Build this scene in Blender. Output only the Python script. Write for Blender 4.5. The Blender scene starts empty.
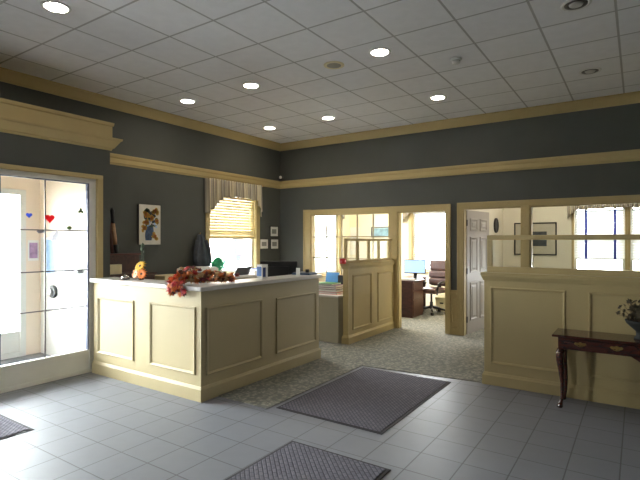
import bpy, bmesh, math, random
from mathutils import Vector, Matrix
random.seed(7)
S = bpy.context.scene
COL = S.collection
PI = math.pi

# ------------------------------------------------------------------ dimensions (metres; camera stands at 0,0)
XL = -6.196          # left wall
YB = 7.735           # glazed back wall
YE = 10.6            # far office wall
XB = -5.36           # vestibule face
YV = 3.379           # vestibule end
XR, YF = 4.2, -2.2   # right wall, wall behind
HC = 3.555           # ceiling
TRIM_Z = (2.635, 2.785)

# ------------------------------------------------------------------ materials
def lin(c):
    return tuple(((v/255)/12.92 if v/255 <= .04045 else ((v/255+.055)/1.055)**2.4) for v in c)

def mat(name, rgb, rough=.6, metal=0, var=.06, scale=6, bump=0, bscale=60, spec=.5, emit=None, coat=0):
    m = bpy.data.materials.new(name); m.use_nodes = True
    nt = m.node_tree; b = nt.nodes['Principled BSDF']
    c = lin(rgb)
    b.inputs['Roughness'].default_value = rough
    b.inputs['Metallic'].default_value = metal
    b.inputs['Specular IOR Level'].default_value = spec
    b.inputs['Coat Weight'].default_value = coat
    tc = nt.nodes.new('ShaderNodeTexCoord')
    n = nt.nodes.new('ShaderNodeTexNoise'); n.inputs['Scale'].default_value = scale; n.inputs['Detail'].default_value = 4
    nt.links.new(tc.outputs['Object'], n.inputs['Vector'])
    r = nt.nodes.new('ShaderNodeValToRGB')
    r.color_ramp.elements[0].position = .3; r.color_ramp.elements[1].position = .7
    r.color_ramp.elements[0].color = (*[max(0, v*(1-var)) for v in c], 1)
    r.color_ramp.elements[1].color = (*[min(1, v*(1+var)) for v in c], 1)
    nt.links.new(n.outputs['Fac'], r.inputs['Fac'])
    nt.links.new(r.outputs['Color'], b.inputs['Base Color'])
    if bump:
        n2 = nt.nodes.new('ShaderNodeTexNoise'); n2.inputs['Scale'].default_value = bscale
        nt.links.new(tc.outputs['Object'], n2.inputs['Vector'])
        bp = nt.nodes.new('ShaderNodeBump'); bp.inputs['Strength'].default_value = bump; bp.inputs['Distance'].default_value = .004
        nt.links.new(n2.outputs['Fac'], bp.inputs['Height']); nt.links.new(bp.outputs['Normal'], b.inputs['Normal'])
    if emit:
        b.inputs['Emission Color'].default_value = (*lin(emit[0]), 1); b.inputs['Emission Strength'].default_value = emit[1]
    return m

def nodes_of(m):
    nt = m.node_tree
    return nt, nt.nodes['Principled BSDF'], (lambda t: nt.nodes.new('ShaderNode'+t)), nt.links.new

def mat_glass(name, tint=(.97, .985, .98), refl=.9):
    m = bpy.data.materials.new(name); m.use_nodes = True
    nt = m.node_tree; nt.nodes.clear()
    o = nt.nodes.new('ShaderNodeOutputMaterial'); mx = nt.nodes.new('ShaderNodeMixShader')
    t = nt.nodes.new('ShaderNodeBsdfTransparent'); t.inputs['Color'].default_value = (*tint, 1)
    g = nt.nodes.new('ShaderNodeBsdfGlossy'); g.inputs['Roughness'].default_value = .02
    f = nt.nodes.new('ShaderNodeFresnel'); f.inputs['IOR'].default_value = 1.35
    k = nt.nodes.new('ShaderNodeMath'); k.operation = 'MULTIPLY'; k.inputs[1].default_value = refl
    L = nt.links.new
    L(f.outputs[0], k.inputs[0]); L(k.outputs[0], mx.inputs[0]); L(t.outputs[0], mx.inputs[1]); L(g.outputs[0], mx.inputs[2]); L(mx.outputs[0], o.inputs['Surface'])
    return m

def mat_translucent(name, rgb, amount=.5, rough=.7):
    m = mat(name, rgb, rough, var=.04)
    nt, b, N, L = nodes_of(m)
    tr = N('BsdfTranslucent'); tr.inputs['Color'].default_value = (*lin(rgb), 1)
    mx = N('MixShader'); mx.inputs[0].default_value = amount
    o = nt.nodes['Material Output']
    L(b.outputs[0], mx.inputs[1]); L(tr.outputs[0], mx.inputs[2]); L(mx.outputs[0], o.inputs['Surface'])
    return m

def mat_tile(name, tile, grout, size, off, mortar, rough, var=.05, spec=.5):
    m = bpy.data.materials.new(name); m.use_nodes = True
    nt, b, N, L = nodes_of(m)
    g = N('NewGeometry'); mp = N('Mapping'); mp.inputs['Location'].default_value = (-off[0], -off[1], 0)
    L(g.outputs['Position'], mp.inputs['Vector'])
    br = N('TexBrick'); br.offset = 0; br.squash = 1
    br.inputs['Scale'].default_value = 1; br.inputs['Brick Width'].default_value = size; br.inputs['Row Height'].default_value = size
    br.inputs['Mortar Size'].default_value = mortar; br.inputs['Mortar Smooth'].default_value = .3
    a = lin(tile)
    br.inputs['Color1'].default_value = (*[v*(1-var) for v in a], 1)
    br.inputs['Color2'].default_value = (*[v*(1+var) for v in a], 1)
    br.inputs['Mortar'].default_value = (*lin(grout), 1)
    L(mp.outputs[0], br.inputs['Vector'])
    n = N('TexNoise'); n.inputs['Scale'].default_value = 9; n.inputs['Detail'].default_value = 6
    L(g.outputs['Position'], n.inputs['Vector'])
    mr = N('MapRange'); mr.inputs['To Min'].default_value = .93; mr.inputs['To Max'].default_value = 1.07
    L(n.outputs['Fac'], mr.inputs['Value'])
    mu = N('VectorMath'); mu.operation = 'SCALE'; L(br.outputs['Color'], mu.inputs[0]); L(mr.outputs[0], mu.inputs['Scale'])
    L(mu.outputs[0], b.inputs['Base Color'])
    bp = N('Bump'); bp.inputs['Strength'].default_value = .5; bp.inputs['Distance'].default_value = .003; bp.invert = True
    L(br.outputs['Fac'], bp.inputs['Height']); L(bp.outputs[0], b.inputs['Normal'])
    b.inputs['Roughness'].default_value = rough; b.inputs['Specular IOR Level'].default_value = spec
    return m

def mat_carpet(name):
    m = bpy.data.materials.new(name); m.use_nodes = True
    nt, b, N, L = nodes_of(m)
    g = N('NewGeometry')
    w = N('TexNoise'); w.inputs['Scale'].default_value = 14; L(g.outputs['Position'], w.inputs['Vector'])
    ad = N('VectorMath'); ad.operation = 'MULTIPLY_ADD'; ad.inputs[1].default_value = (.12, .12, .12)
    L(w.outputs['Color'], ad.inputs[0]); L(g.outputs['Position'], ad.inputs[2])
    v = N('TexVoronoi'); v.inputs['Scale'].default_value = 21; v.feature = 'F1'; L(ad.outputs[0], v.inputs['Vector'])
    r = N('ValToRGB'); e = r.color_ramp.elements
    e[0].position = .12; e[0].color = (*lin((168, 166, 152)), 1)
    e[1].position = .62; e[1].color = (*lin((122, 122, 117)), 1)
    e.new(.38).color = (*lin((146, 145, 134)), 1)
    L(v.outputs['Distance'], r.inputs['Fac'])
    f = N('TexNoise'); f.inputs['Scale'].default_value = 300; L(g.outputs['Position'], f.inputs['Vector'])
    mr = N('MapRange'); mr.inputs['To Min'].default_value = .75; mr.inputs['To Max'].default_value = 1.25; L(f.outputs['Fac'], mr.inputs['Value'])
    mu = N('VectorMath'); mu.operation = 'SCALE'; L(r.outputs['Color'], mu.inputs[0]); L(mr.outputs[0], mu.inputs['Scale'])
    L(mu.outputs[0], b.inputs['Base Color'])
    bp = N('Bump'); bp.inputs['Strength'].default_value = .5; bp.inputs['Distance'].default_value = .004
    L(f.outputs['Fac'], bp.inputs['Height']); L(bp.outputs[0], b.inputs['Normal'])
    b.inputs['Roughness'].default_value = .95; b.inputs['Specular IOR Level'].default_value = .15
    return m

def mat_mat(name):
    m = bpy.data.materials.new(name); m.use_nodes = True
    nt, b, N, L = nodes_of(m)
    g = N('NewGeometry'); mp = N('Mapping'); mp.inputs['Rotation'].default_value = (0, 0, PI/4); mp.inputs['Scale'].default_value = (1, 1, 1)
    L(g.outputs['Position'], mp.inputs['Vector'])
    br = N('TexBrick'); br.offset = .5; br.inputs['Scale'].default_value = 1
    br.inputs['Brick Width'].default_value = .06; br.inputs['Row Height'].default_value = .03; br.inputs['Mortar Size'].default_value = .006; br.inputs['Mortar Smooth'].default_value = .6
    br.inputs['Color1'].default_value = (*lin((120, 118, 127)), 1); br.inputs['Color2'].default_value = (*lin((108, 106, 115)), 1); br.inputs['Mortar'].default_value = (*lin((86, 84, 93)), 1)
    L(mp.outputs[0], br.inputs['Vector'])
    f = N('TexNoise'); f.inputs['Scale'].default_value = 220; L(g.outputs['Position'], f.inputs['Vector'])
    mr = N('MapRange'); mr.inputs['To Min'].default_value = .7; mr.inputs['To Max'].default_value = 1.3; L(f.outputs['Fac'], mr.inputs['Value'])
    mu = N('VectorMath'); mu.operation = 'SCALE'; L(br.outputs['Color'], mu.inputs[0]); L(mr.outputs[0], mu.inputs['Scale'])
    L(mu.outputs[0], b.inputs['Base Color'])
    bp = N('Bump'); bp.inputs['Strength'].default_value = .7; bp.inputs['Distance'].default_value = .004; bp.invert = True
    L(br.outputs['Fac'], bp.inputs['Height']); L(bp.outputs[0], b.inputs['Normal'])
    b.inputs['Roughness'].default_value = .9; b.inputs['Specular IOR Level'].default_value = .2
    return m

def mat_stripes(name, axis, period=.075):
    m = bpy.data.materials.new(name); m.use_nodes = True
    nt, b, N, L = nodes_of(m)
    g = N('NewGeometry'); s = N('SeparateXYZ'); L(g.outputs['Position'], s.inputs[0])
    d = N('Math'); d.operation = 'DIVIDE'; d.inputs[1].default_value = period; L(s.outputs[axis], d.inputs[0])
    fr = N('Math'); fr.operation = 'FRACT'; L(d.outputs[0], fr.inputs[0])
    r = N('ValToRGB'); e = r.color_ramp.elements
    e[0].position = 0; e[0].color = (*lin((208, 196, 166)), 1); e[1].position = .92; e[1].color = (*lin((148, 141, 130)), 1)
    for p, c in ((.3, (212, 202, 176)), (.42, (150, 142, 128)), (.58, (172, 166, 158)), (.7, (196, 186, 164))): e.new(p).color = (*lin(c), 1)
    L(fr.outputs[0], r.inputs['Fac']); L(r.outputs[0], b.inputs['Base Color'])
    b.inputs['Roughness'].default_value = .85; b.inputs['Specular IOR Level'].default_value = .2
    return m

def mat_wood(name, c1, c2, rough=.3, coat=.3):
    m = bpy.data.materials.new(name); m.use_nodes = True
    nt, b, N, L = nodes_of(m)
    tc = N('TexCoord'); mp = N('Mapping'); mp.inputs['Scale'].default_value = (3, 14, 14); L(tc.outputs['Object'], mp.inputs['Vector'])
    n = N('TexNoise'); n.inputs['Scale'].default_value = 2.5; n.inputs['Detail'].default_value = 8; n.inputs['Distortion'].default_value = 1.2; L(mp.outputs[0], n.inputs['Vector'])
    r = N('ValToRGB'); r.color_ramp.elements[0].position = .35; r.color_ramp.elements[1].position = .68
    r.color_ramp.elements[0].color = (*lin(c1), 1); r.color_ramp.elements[1].color = (*lin(c2), 1)
    L(n.outputs['Fac'], r.inputs['Fac']); L(r.outputs[0], b.inputs['Base Color'])
    b.inputs['Roughness'].default_value = rough; b.inputs['Coat Weight'].default_value = coat; b.inputs['Coat Roughness'].default_value = .15
    return m

M = dict(
    wall=mat('grey_wallcovering', (83, 85, 81), .8, var=.05, scale=2, bump=.25, bscale=140, spec=.25),
    cream_wall=mat('office_cream_paint', (242, 232, 204), .7, var=.02, scale=2, spec=.3),
    grey_wall=mat('office_pale_grey_paint', (228, 222, 202), .7, var=.02, scale=2, spec=.3),
    peach=mat('vestibule_peach_paint', (238, 222, 204), .7, var=.02, scale=2, spec=.3),
    trim=mat('khaki_cream_trim', (184, 165, 117), .5, var=.03, scale=3, spec=.4),
    counter=mat('khaki_cream_panel', (184, 169, 130), .5, var=.03, scale=3, spec=.4),
    laminate=mat('white_laminate', (214, 210, 204), .28, var=.02, scale=20),
    desk_grey=mat('putty_laminate', (190, 184, 164), .5, var=.02),
    alu=mat('white_aluminium', (228, 227, 222), .4, var=.03, spec=.5),
    barstan=mat('tan_glazing_bar', (150, 138, 104), .5), bronze=mat('dark_glazing_bar', (96, 90, 92), .45, var=.05),
    white=mat('white_paint', (226, 226, 222), .45, var=.02),
    door=mat('off_white_door', (172, 163, 150), .45, var=.03, scale=3),
    ceiling=mat_tile('ceiling_tiles', (238, 238, 240), (186, 185, 184), .6096, (-.157, 2.427), .012, .9, .015, .2),
    tile=mat_tile('floor_tiles', (128, 130, 136), (94, 94, 97), .3048, (-.1, 1.77), .005, .46, .03, .3),
    carpet=mat_carpet('leaf_pattern_carpet'),
    mat=mat_mat('woven_mat_pile'), rubber=mat('mat_rubber_edge', (44, 42, 46), .7),
    glass=mat_glass('window_glass'), glass2=mat_glass('interior_glass', (.97, .98, .97), .35),
    mahogany=mat_wood('dark_mahogany', (48, 22, 16), (80, 38, 26), .22, .5),
    desk_wood=mat_wood('dark_cherry', (52, 26, 20), (84, 46, 36), .35, .3),
    brown=mat_wood('brown_cabinet', (58, 34, 28), (84, 52, 42), .45, .1),
    tan=mat_wood('tan_wood', (150, 112, 78), (176, 138, 100), .5, 0),
    black=mat('black_plastic', (22, 22, 24), .4, var=.1), darkgrey=mat('dark_grey_plastic', (52, 54, 58), .5),
    midgrey=mat('mid_grey_plastic', (120, 122, 126), .5),
    brass=mat('aged_brass', (190, 158, 92), .28, 1), chrome=mat('chrome', (220, 220, 222), .12, 1), silver=mat('brushed_silver', (200, 200, 204), .35, 1),
    leather=mat('brown_leather', (84, 60, 54), .45, var=.15, scale=12, bump=.3, bscale=90),
    paper=mat('white_paper', (236, 236, 232), .8, var=.01), ptyellow=mat('painted_gold', (190, 146, 58), .7, var=.35, scale=50), ptorange=mat('painted_orange', (182, 112, 56), .7, var=.3, scale=50), ptgreen=mat('painted_green', (62, 84, 60), .7, var=.4, scale=50), cream=mat('cream_plastic', (234, 222, 182), .5),
    blue=mat('blue_card', (76, 146, 206), .5), navy=mat('navy_card', (40, 66, 130), .5), red=mat('red_card', (214, 52, 52), .45), pink=mat('pink_card', (226, 120, 130), .6),
    green=mat('green_leaf', (72, 128, 70), .6, var=.2, scale=20), teal=mat_translucent('bright_green_leaf', (70, 190, 140), .5, .6), dkgreen=mat('dark_green_leaf', (50, 66, 40), .7, var=.2),
    yellow=mat('golden_petals', (236, 178, 44), .6, var=.12, scale=30), orange=mat('orange_petals', (232, 130, 56), .6, var=.12, scale=30), peachpet=mat('peach_petals', (232, 170, 124), .6, var=.1, scale=30),
    leafred=mat('red_autumn_leaf', (176, 34, 32), .6, var=.3, scale=40), leaforange=mat('orange_autumn_leaf', (206, 108, 42), .6, var=.25, scale=40),
    leafbrown=mat('brown_autumn_leaf', (98, 54, 36), .7, var=.25, scale=40), leaftan=mat('tan_autumn_leaf', (186, 150, 104), .7, var=.2, scale=40), leafwine=mat('wine_autumn_leaf', (104, 28, 36), .6, var=.3, scale=40),
    twig=mat('dry_twig', (96, 76, 52), .85, var=.2), vase=mat('dark_glaze', (54, 40, 34), .3), pot=mat('dark_bronze_pot', (38, 40, 36), .7),
    coat=mat('charcoal_cloth', (76, 80, 88), .9, var=.2, scale=14, bump=.4, bscale=120, spec=.15),
    canvas=mat('pale_canvas', (206, 202, 190), .8, var=.05, scale=14, bump=.2, bscale=200), canvas_edge=mat('canvas_edge', (86, 82, 80), .8),
    screen=mat('monitor_screen', (120, 160, 200), .3, emit=((170, 205, 230), 1.0)),
    bluescreen=mat('blue_panel', (90, 130, 190), .3),
    lamp=mat('lamp_lens', (255, 250, 240), .4, emit=((255, 242, 222), 70)),
    lampoff=mat('lamp_lens_off', (206, 204, 200), .3), can=mat('lamp_reflector', (100, 98, 96), .3, .4),
    blind=mat_translucent('cream_blind_slat', (206, 192, 148), .08), blindwhite=mat_translucent('white_blind_slat', (236, 236, 234), .07),
    tape=mat_translucent('blue_ladder_tape', (60, 80, 190), .05),
    valx=mat_stripes('striped_valance_fabric', 1), valy=mat_stripes('striped_valance_cloth', 0),
    art=mat('landscape_print', (110, 140, 146), .4, var=.5, scale=9), art2=mat('grey_print', (150, 150, 146), .4, var=.25, scale=7), artdark=mat('dark_print', (70, 74, 76), .4, var=.3, scale=7),
    frame_black=mat('black_frame', (40, 38, 36), .4), frame_gold=mat('dull_gold_frame', (150, 124, 84), .5),
    lightblue=mat('pale_blue_print', (150, 180, 214), .6, var=.2, scale=14), purple=mat('purple_print', (170, 140, 176), .6, var=.3, scale=14),
    redgel=mat_translucent('red_gel', (216, 36, 44), .4, .3), bluegel=mat_translucent('blue_gel', (70, 100, 200), .4, .3), greengel=mat_translucent('green_gel', (80, 110, 60), .4, .3), whitegel=mat_translucent('white_gel', (244, 244, 248), .4, .3), greygel=mat_translucent('grey_gel', (140, 140, 150), .4, .3), pinkgel=mat_translucent('pink_gel', (226, 120, 170), .4, .3),
    concrete=mat('pale_concrete', (240, 240, 238), .9, var=.08, scale=1), pinkwall=mat('pink_siding', (222, 196, 184), .8, var=.04), roof=mat('grey_shingle', (120, 116, 116), .9), pane_out=mat('far_window', (46, 48, 56), .9, spec=0), whiteout=mat('white_siding', (232, 230, 226), .8, var=.03),
)

# ------------------------------------------------------------------ mesh builder
class MB:
    def __init__(s, f=None):
        s.v = []; s.f = []; s.m = f or (lambda a, b, c: (a, b, c)); s.smooth = set()
    def pts(s, P):
        i = len(s.v); s.v += [s.m(*p) for p in P]; return i
    def face(s, idx, sm=False):
        if sm: s.smooth.add(len(s.f))
        s.f.append(tuple(idx))
    def box(s, x0, x1, y0, y1, z0, z1):
        i = s.pts([(x0,y0,z0),(x1,y0,z0),(x1,y1,z0),(x0,y1,z0),(x0,y0,z1),(x1,y0,z1),(x1,y1,z1),(x0,y1,z1)])
        for q in ((3,2,1,0),(4,5,6,7),(0,1,5,4),(1,2,6,5),(2,3,7,6),(3,0,4,7)): s.face([i+k for k in q])
        return s
    def loops(s, L, closed=True, cap0=False, cap1=False, sm=False, wrap=False):
        """connect successive rings of points"""
        n = len(L[0]); idx = [s.pts(r) for r in L]
        for a in range(len(L)-1 + (1 if wrap else 0)):
            i, j = idx[a], idx[(a+1) % len(L)]
            for k in range(n if closed else n-1):
                k2 = (k+1) % n
                s.face((i+k, i+k2, j+k2, j+k), sm)
        if cap0: s.face([idx[0]+k for k in range(n)][::-1])
        if cap1: s.face([idx[-1]+k for k in range(n)])
        return s
    def prism(s, prof, a, b, axis='x'):
        """prof: closed (p,q) list. x: p=y q=z; y: p=x q=z; z: p=x q=y"""
        g = {'x': lambda t, p, q: (t, p, q), 'y': lambda t, p, q: (p, t, q), 'z': lambda t, p, q: (p, q, t)}[axis]
        return s.loops([[g(a, p, q) for p, q in prof], [g(b, p, q) for p, q in prof]], cap0=True, cap1=True)
    def lathe(s, c, prof, n=24, axis='z', sm=True):
        R = []
        for r, h in prof:
            ring = []
            for k in range(n):
                t = 2*PI*k/n; u, w = r*math.cos(t), r*math.sin(t)
                ring.append({'z': (c[0]+u, c[1]+w, c[2]+h), 'x': (c[0]+h, c[1]+u, c[2]+w), 'y': (c[0]+u, c[1]+h, c[2]+w)}[axis])
            R.append(ring)
        return s.loops(R, cap0=prof[0][0] > 1e-5, cap1=prof[-1][0] > 1e-5, sm=sm)
    def tube(s, path, r, n=8, sm=True, flat=1.0):
        path = [Vector(p) for p in path]; rr = r if isinstance(r, (list, tuple)) else [r]*len(path)
        R = []; ref = None
        for i, p in enumerate(path):
            d = (path[min(i+1, len(path)-1)] - path[max(i-1, 0)]).normalized()
            if ref is None: ref = Vector((0, 0, 1)) if abs(d.z) < .9 else Vector((1, 0, 0))
            u = (ref - d*ref.dot(d)).normalized(); w = d.cross(u); ref = u
            R.append([tuple(p + u*math.cos(2*PI*k/n)*rr[i] + w*math.sin(2*PI*k/n)*rr[i]*flat) for k in range(n)])
        return s.loops(R, cap0=True, cap1=True, sm=sm)
    def sweep(s, path, prof, closed=False):
        """horizontal sweep; path (x,y) walked so that 'out' is on its left; prof (out,z) closed polygon; mitred corners"""
        P = [Vector((*p, 0)) for p in path]; R = []; n = len(P)
        for i, p in enumerate(P):
            a = (p - P[i-1]).normalized() if i > 0 or closed else None
            b = (P[(i+1) % n] - p).normalized() if i < n-1 or closed else None
            na = Vector((-a.y, a.x, 0)) if a else None; nb = Vector((-b.y, b.x, 0)) if b else None
            if na and nb:
                m = (na+nb); m = m/(m.dot(na))
            else: m = na or nb
            R.append([(p.x+m.x*o, p.y+m.y*o, z) for o, z in prof])
        return s.loops(R, cap0=not closed, cap1=not closed, wrap=closed)
    def frame(s, u0, u1, z0, z1, prof):
        """rectangular picture-frame moulding in the map's (u,n,z) space; prof (inset, height)"""
        return s.loops([[(u0+i, h, z0+i), (u1-i, h, z0+i), (u1-i, h, z1-i), (u0+i, h, z1-i)] for i, h in prof])
    def ball(s, c, r, n=10, sq=(1, 1, 1)):
        R = []
        for a in range(n//2+1):
            t = PI*a/(n//2); R.append([(c[0]+max(math.sin(t), 1e-4)*r*sq[0]*math.cos(2*PI*k/n), c[1]+max(math.sin(t), 1e-4)*r*sq[1]*math.sin(2*PI*k/n), c[2]-math.cos(t)*r*sq[2]) for k in range(n)])
        return s.loops(R, cap0=True, cap1=True, sm=True)
    def build(s, name, m, parent=None, bevel=0, seg=2, solid=0, local=False):
        me = bpy.data.meshes.new(name)
        off = Vector((0, 0, 0))
        if parent is not None and not local:
            q = parent
            while q is not None: off += q.location; q = q.parent
        me.from_pydata([tuple(Vector(v)-off) for v in s.v], [], s.f)
        for i in s.smooth: me.polygons[i].use_smooth = True
        bm = bmesh.new(); bm.from_mesh(me); bmesh.ops.recalc_face_normals(bm, faces=bm.faces); bm.to_mesh(me); bm.free()
        me.materials.append(m if not isinstance(m, str) else M[m])
        o = bpy.data.objects.new(name, me); COL.objects.link(o)
        if parent is not None: o.parent = parent
        if solid:
            k = o.modifiers.new('thick', 'SOLIDIFY'); k.thickness = solid; k.offset = 0
        if bevel:
            k = o.modifiers.new('edge', 'BEVEL'); k.width = bevel; k.segments = seg; k.limit_method = 'ANGLE'; k.angle_limit = .7
        return o

def thing(name, label, cat, loc=(0, 0, 0), group=None, rz=0):
    o = bpy.data.objects.new(name, None); COL.objects.link(o); o.location = loc; o.rotation_euler = (0, 0, rz); o.empty_display_size = .1
    o['label'] = label; o['category'] = cat
    if group: o['group'] = group
    return o
def tag(o, label, cat, group=None):
    o['label'] = label; o['category'] = cat
    if group: o['group'] = group
    return o
def struct(o, label=None):
    o['kind'] = 'structure'
    if label: o['label'] = label
    return o
def sroot(name, loc, label):
    o = bpy.data.objects.new(name, None); COL.objects.link(o); o.location = loc; return struct(o, label)
def dup(root, loc, label, group=None):
    r = root.copy(); COL.objects.link(r); r.location = loc; r['label'] = label
    for ch in list(root.children):
        c = ch.copy(); COL.objects.link(c); c.parent = r
        for g in list(ch.children):
            d = g.copy(); COL.objects.link(d); d.parent = c
    return r

def onL(x=XL): return lambda u, n, z: (x+n, u, z)          # a face looking towards +x
def onB(y): return lambda u, n, z: (u, y-n, z)             # a face looking towards -y

def wall_mesh(fmap, u0, u1, z0, z1, t, holes):
    """slab of thickness t behind the face with rectangular holes (ua,ub,za,zb)"""
    b = MB(fmap)
    us = sorted({u0, u1, *[h[0] for h in holes], *[h[1] for h in holes]}); us = [u for u in us if u0 <= u <= u1]
    for a, c in zip(us, us[1:]):
        hs = sorted([(h[2], h[3]) for h in holes if h[0] <= a+1e-6 and h[1] >= c-1e-6]); z = z0
        for h in hs:
            if h[0] > z+1e-6: b.box(a, c, -t, 0, z, h[0])
            z = h[1]
        if z < z1-1e-6: b.box(a, c, -t, 0, z, z1)
    return b

# ------------------------------------------------------------------ the setting: floor, carpet, ceiling, walls
struct(MB().box(-7.1, XR+.2, YF-.2, YE+.2, -.12, 0).build('floor', 'tile'), 'square grey ceramic floor tiles')
cb = MB()
cp = [(XL, YV), (-2.845, 3.36), (-2.845, 5.17), (-1.5, 5.285), (XR, 5.285), (XR, YE), (XL, YE)]
cb.prism(cp, 0, .006, 'z')
struct(cb.build('floor_carpet', 'carpet'), 'leaf patterned grey beige carpet')
struct(MB().box(-7.1, XR+.2, YF-.2, YE+.2, HC, HC+.1).build('ceiling', 'ceiling'), 'suspended ceiling of square off-white tiles')

WIN1 = (5.77, 6.99, .95, 2.46)       # left wall window by the counter
WIN2 = (8.84, 10.08, .75, 2.25)      # left wall window in the office
WIN3 = (-4.47, -3.60, .85, 2.25)     # far office window
WIN4 = (-1.07, -.185, .85, 2.25); WIN5 = (-.135, .76, .85, 2.25)
struct(wall_mesh(onL(), YV, YE+.15, 0, HC, .15, [WIN1, WIN2, (YV, YV, 0, 0)]).build('wall_left', 'wall'), 'dark grey left wall')
struct(MB().box(XL-.15, XL, YF, YV, 2.99, HC).build('wall_left_upper', 'wall'), 'dark grey wall above the vestibule')
# office-side lining of the left wall
struct(wall_mesh(onL(XL+.012), YB+.12, YE, 0, HC, .012, [WIN2]).build('wall_office_left', 'cream_wall'))
OPEN = [(-5.407, -3.693, .72, 2.07), (-3.533, -2.655, 0, 2.07), (-2.376, -1.472, 0, 2.085), (-1.36, 1.3, .9, 2.085)]
bw = wall_mesh(onB(YB), XL, XR, 0, HC, .12, OPEN)
struct(bw.build('wall_back', 'wall'), 'dark grey back wall with glazed office openings')
struct(wall_mesh(onB(YE), XL, -2.42, 0, HC, .15, [WIN3]).build('wall_office_back', 'cream_wall'))
struct(wall_mesh(onB(YE), -2.42, XR, 0, HC, .15, [WIN4, WIN5]).build('wall_office_back_right', 'grey_wall'))
struct(MB().box(-2.50, -2.40, YB+.12, YE, 0, HC).build('wall_office_between', 'grey_wall'))
struct(MB().box(XR, XR+.15, YF, YE, 0, HC).build('wall_right', 'wall'))
WINF = [(-5.2, -4.66, .7, 2.3)]  # unseen window, added and sized for daylight on the counter front
struct(wall_mesh(lambda u, n, z: (u, YF+n, z), -7.05, XR, 0, HC, .15, WINF).build('wall_front', 'wall'))
# vestibule: lobby-side face with its glazed opening, end wall, lid, inner lining
struct(wall_mesh(onL(XB), YF, YV, 0, 2.95, .10, [(.95, 3.21, 0, 2.285)]).build('wall_vestibule', 'wall'), 'dark grey vestibule wall around the glass door')
struct(MB().box(-7.05, XB-.10, 3.30, YV, 0, 2.95).build('wall_vestibule_side', 'peach'), 'peach side wall inside the vestibule')
struct(MB().box(XL, XB-.10, YV-.004, YV+.002, 0, 2.95).build('wall_vestibule_return', 'wall'))
struct(MB().box(-7.05, XB-.10, .2, .3, 0, 2.95).build('wall_vestibule_near', 'peach'))
struct(MB().box(-7.05, XB, YF, YV, 2.95, 2.985).build('ceiling_vestibule', 'trim'))
struct(wall_mesh(onL(-6.9), .3, 3.30, 0, 2.95, .15, [(.5, 3.11, 0, 2.24)]).build('wall_vestibule_outer', 'peach'))

# mouldings -------------------------------------------------------------------------------------
CROWN = [(0, HC), (0, HC-.135), (.012, HC-.135), (.018, HC-.118), (.03, HC-.11), (.075, HC-.045), (.09, HC-.03), (.1, HC-.022), (.1, HC)]
path = [(XR, YB), (XL, YB), (XL, YF), (XR, YF)]       # walls kept on the right-hand side, room on the left
struct(MB().sweep(path, CROWN).build('trim_1', 'trim'), 'khaki crown moulding under the ceiling')
z0, z1 = TRIM_Z
RAIL = [(0, z0), (.012, z0), (.018, z0+.02), (.03, z0+.03), (.036, z0+.09), (.05, z0+.105), (.06, z1-.012), (.06, z1), (0, z1)]
struct(MB().sweep([(XR, YB), (XL, YB), (XL, YV+.003)], RAIL).build('trim_2', 'trim'), 'khaki rail moulding along the dark walls')
# vestibule cornice: fascia and sloped crown turning the corner
FAS = [(0, 2.79), (.018, 2.79), (.018, 2.945), (.03, 2.955), (.034, 2.975), (.034, 2.992), (0, 2.992)]
CR2 = [(0, 2.655), (.012, 2.655), (.02, 2.675), (.034, 2.683), (.084, 2.762), (.098, 2.772), (.104, 2.785), (.104, 2.797), (0, 2.797)]
vp = [(XL+.002, YV+.003), (XB, YV+.003), (XB, YF)]
cor = MB().sweep([(XB, YF), (XB, YV+.003), (XL+.002, YV+.003)][::-1], FAS); cor.sweep(vp, CR2)
struct(cor.build('trim_3', 'trim'), 'deep khaki cornice over the vestibule')

BASE = [(0, 0), (.02, 0), (.02, .1), (.012, .115), (.006, .13), (0, .135)]
def baseboard(name, path, m='trim'):
    return struct(MB().sweep(path, BASE).build(name, m))
baseboard('baseboard_left', [(XL, 5.3), (XL, YV+.03)])
baseboard('baseboard_right', [(XR, YF), (XR, 5.2)])
baseboard('baseboard_back', [(-2.376-.09, YB), (-2.575, YB)])
baseboard('baseboard_office', [(-2.52, YE), (-3.4, YE)])

# casings around the openings of the back wall: flat stock with a raised outer bead
def casing(b, u0, u1, z0, z1, w, ends='lrt', t=.022):
    prof = lambda a, c: None
    if 'l' in ends: b.box(u0-w, u0, 0, t, z0, z1+(w if 't' in ends else 0)); b.box(u0-w, u0-w+.02, t, t+.01, z0, z1+w)
    if 'r' in ends: b.box(u1, u1+w, 0, t, z0, z1+(w if 't' in ends else 0)); b.box(u1+w-.02, u1+w, t, t+.01, z0, z1+w)
    if 't' in ends:
        b.box(u0, u1, 0, t, z1, z1+w); b.box(u0, u1, t, t+.01, z1+w-.02, z1+w)
    if 'b' in ends: b.box(u0-w, u1+w, 0, t+.012, z0-.05, z0)
def jamb(b, u0, u1, z0, z1, d=.12, t=.02, sill=False):
    b.box(u0, u0+t, -d, .005, z0, z1); b.box(u1-t, u1, -d, .005, z0, z1); b.box(u0, u1, -d, .005, z1-t, z1)
    if sill: b.box(u0, u1, -d, .005, z0, z0+t)
b = MB(onB(YB))
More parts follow.
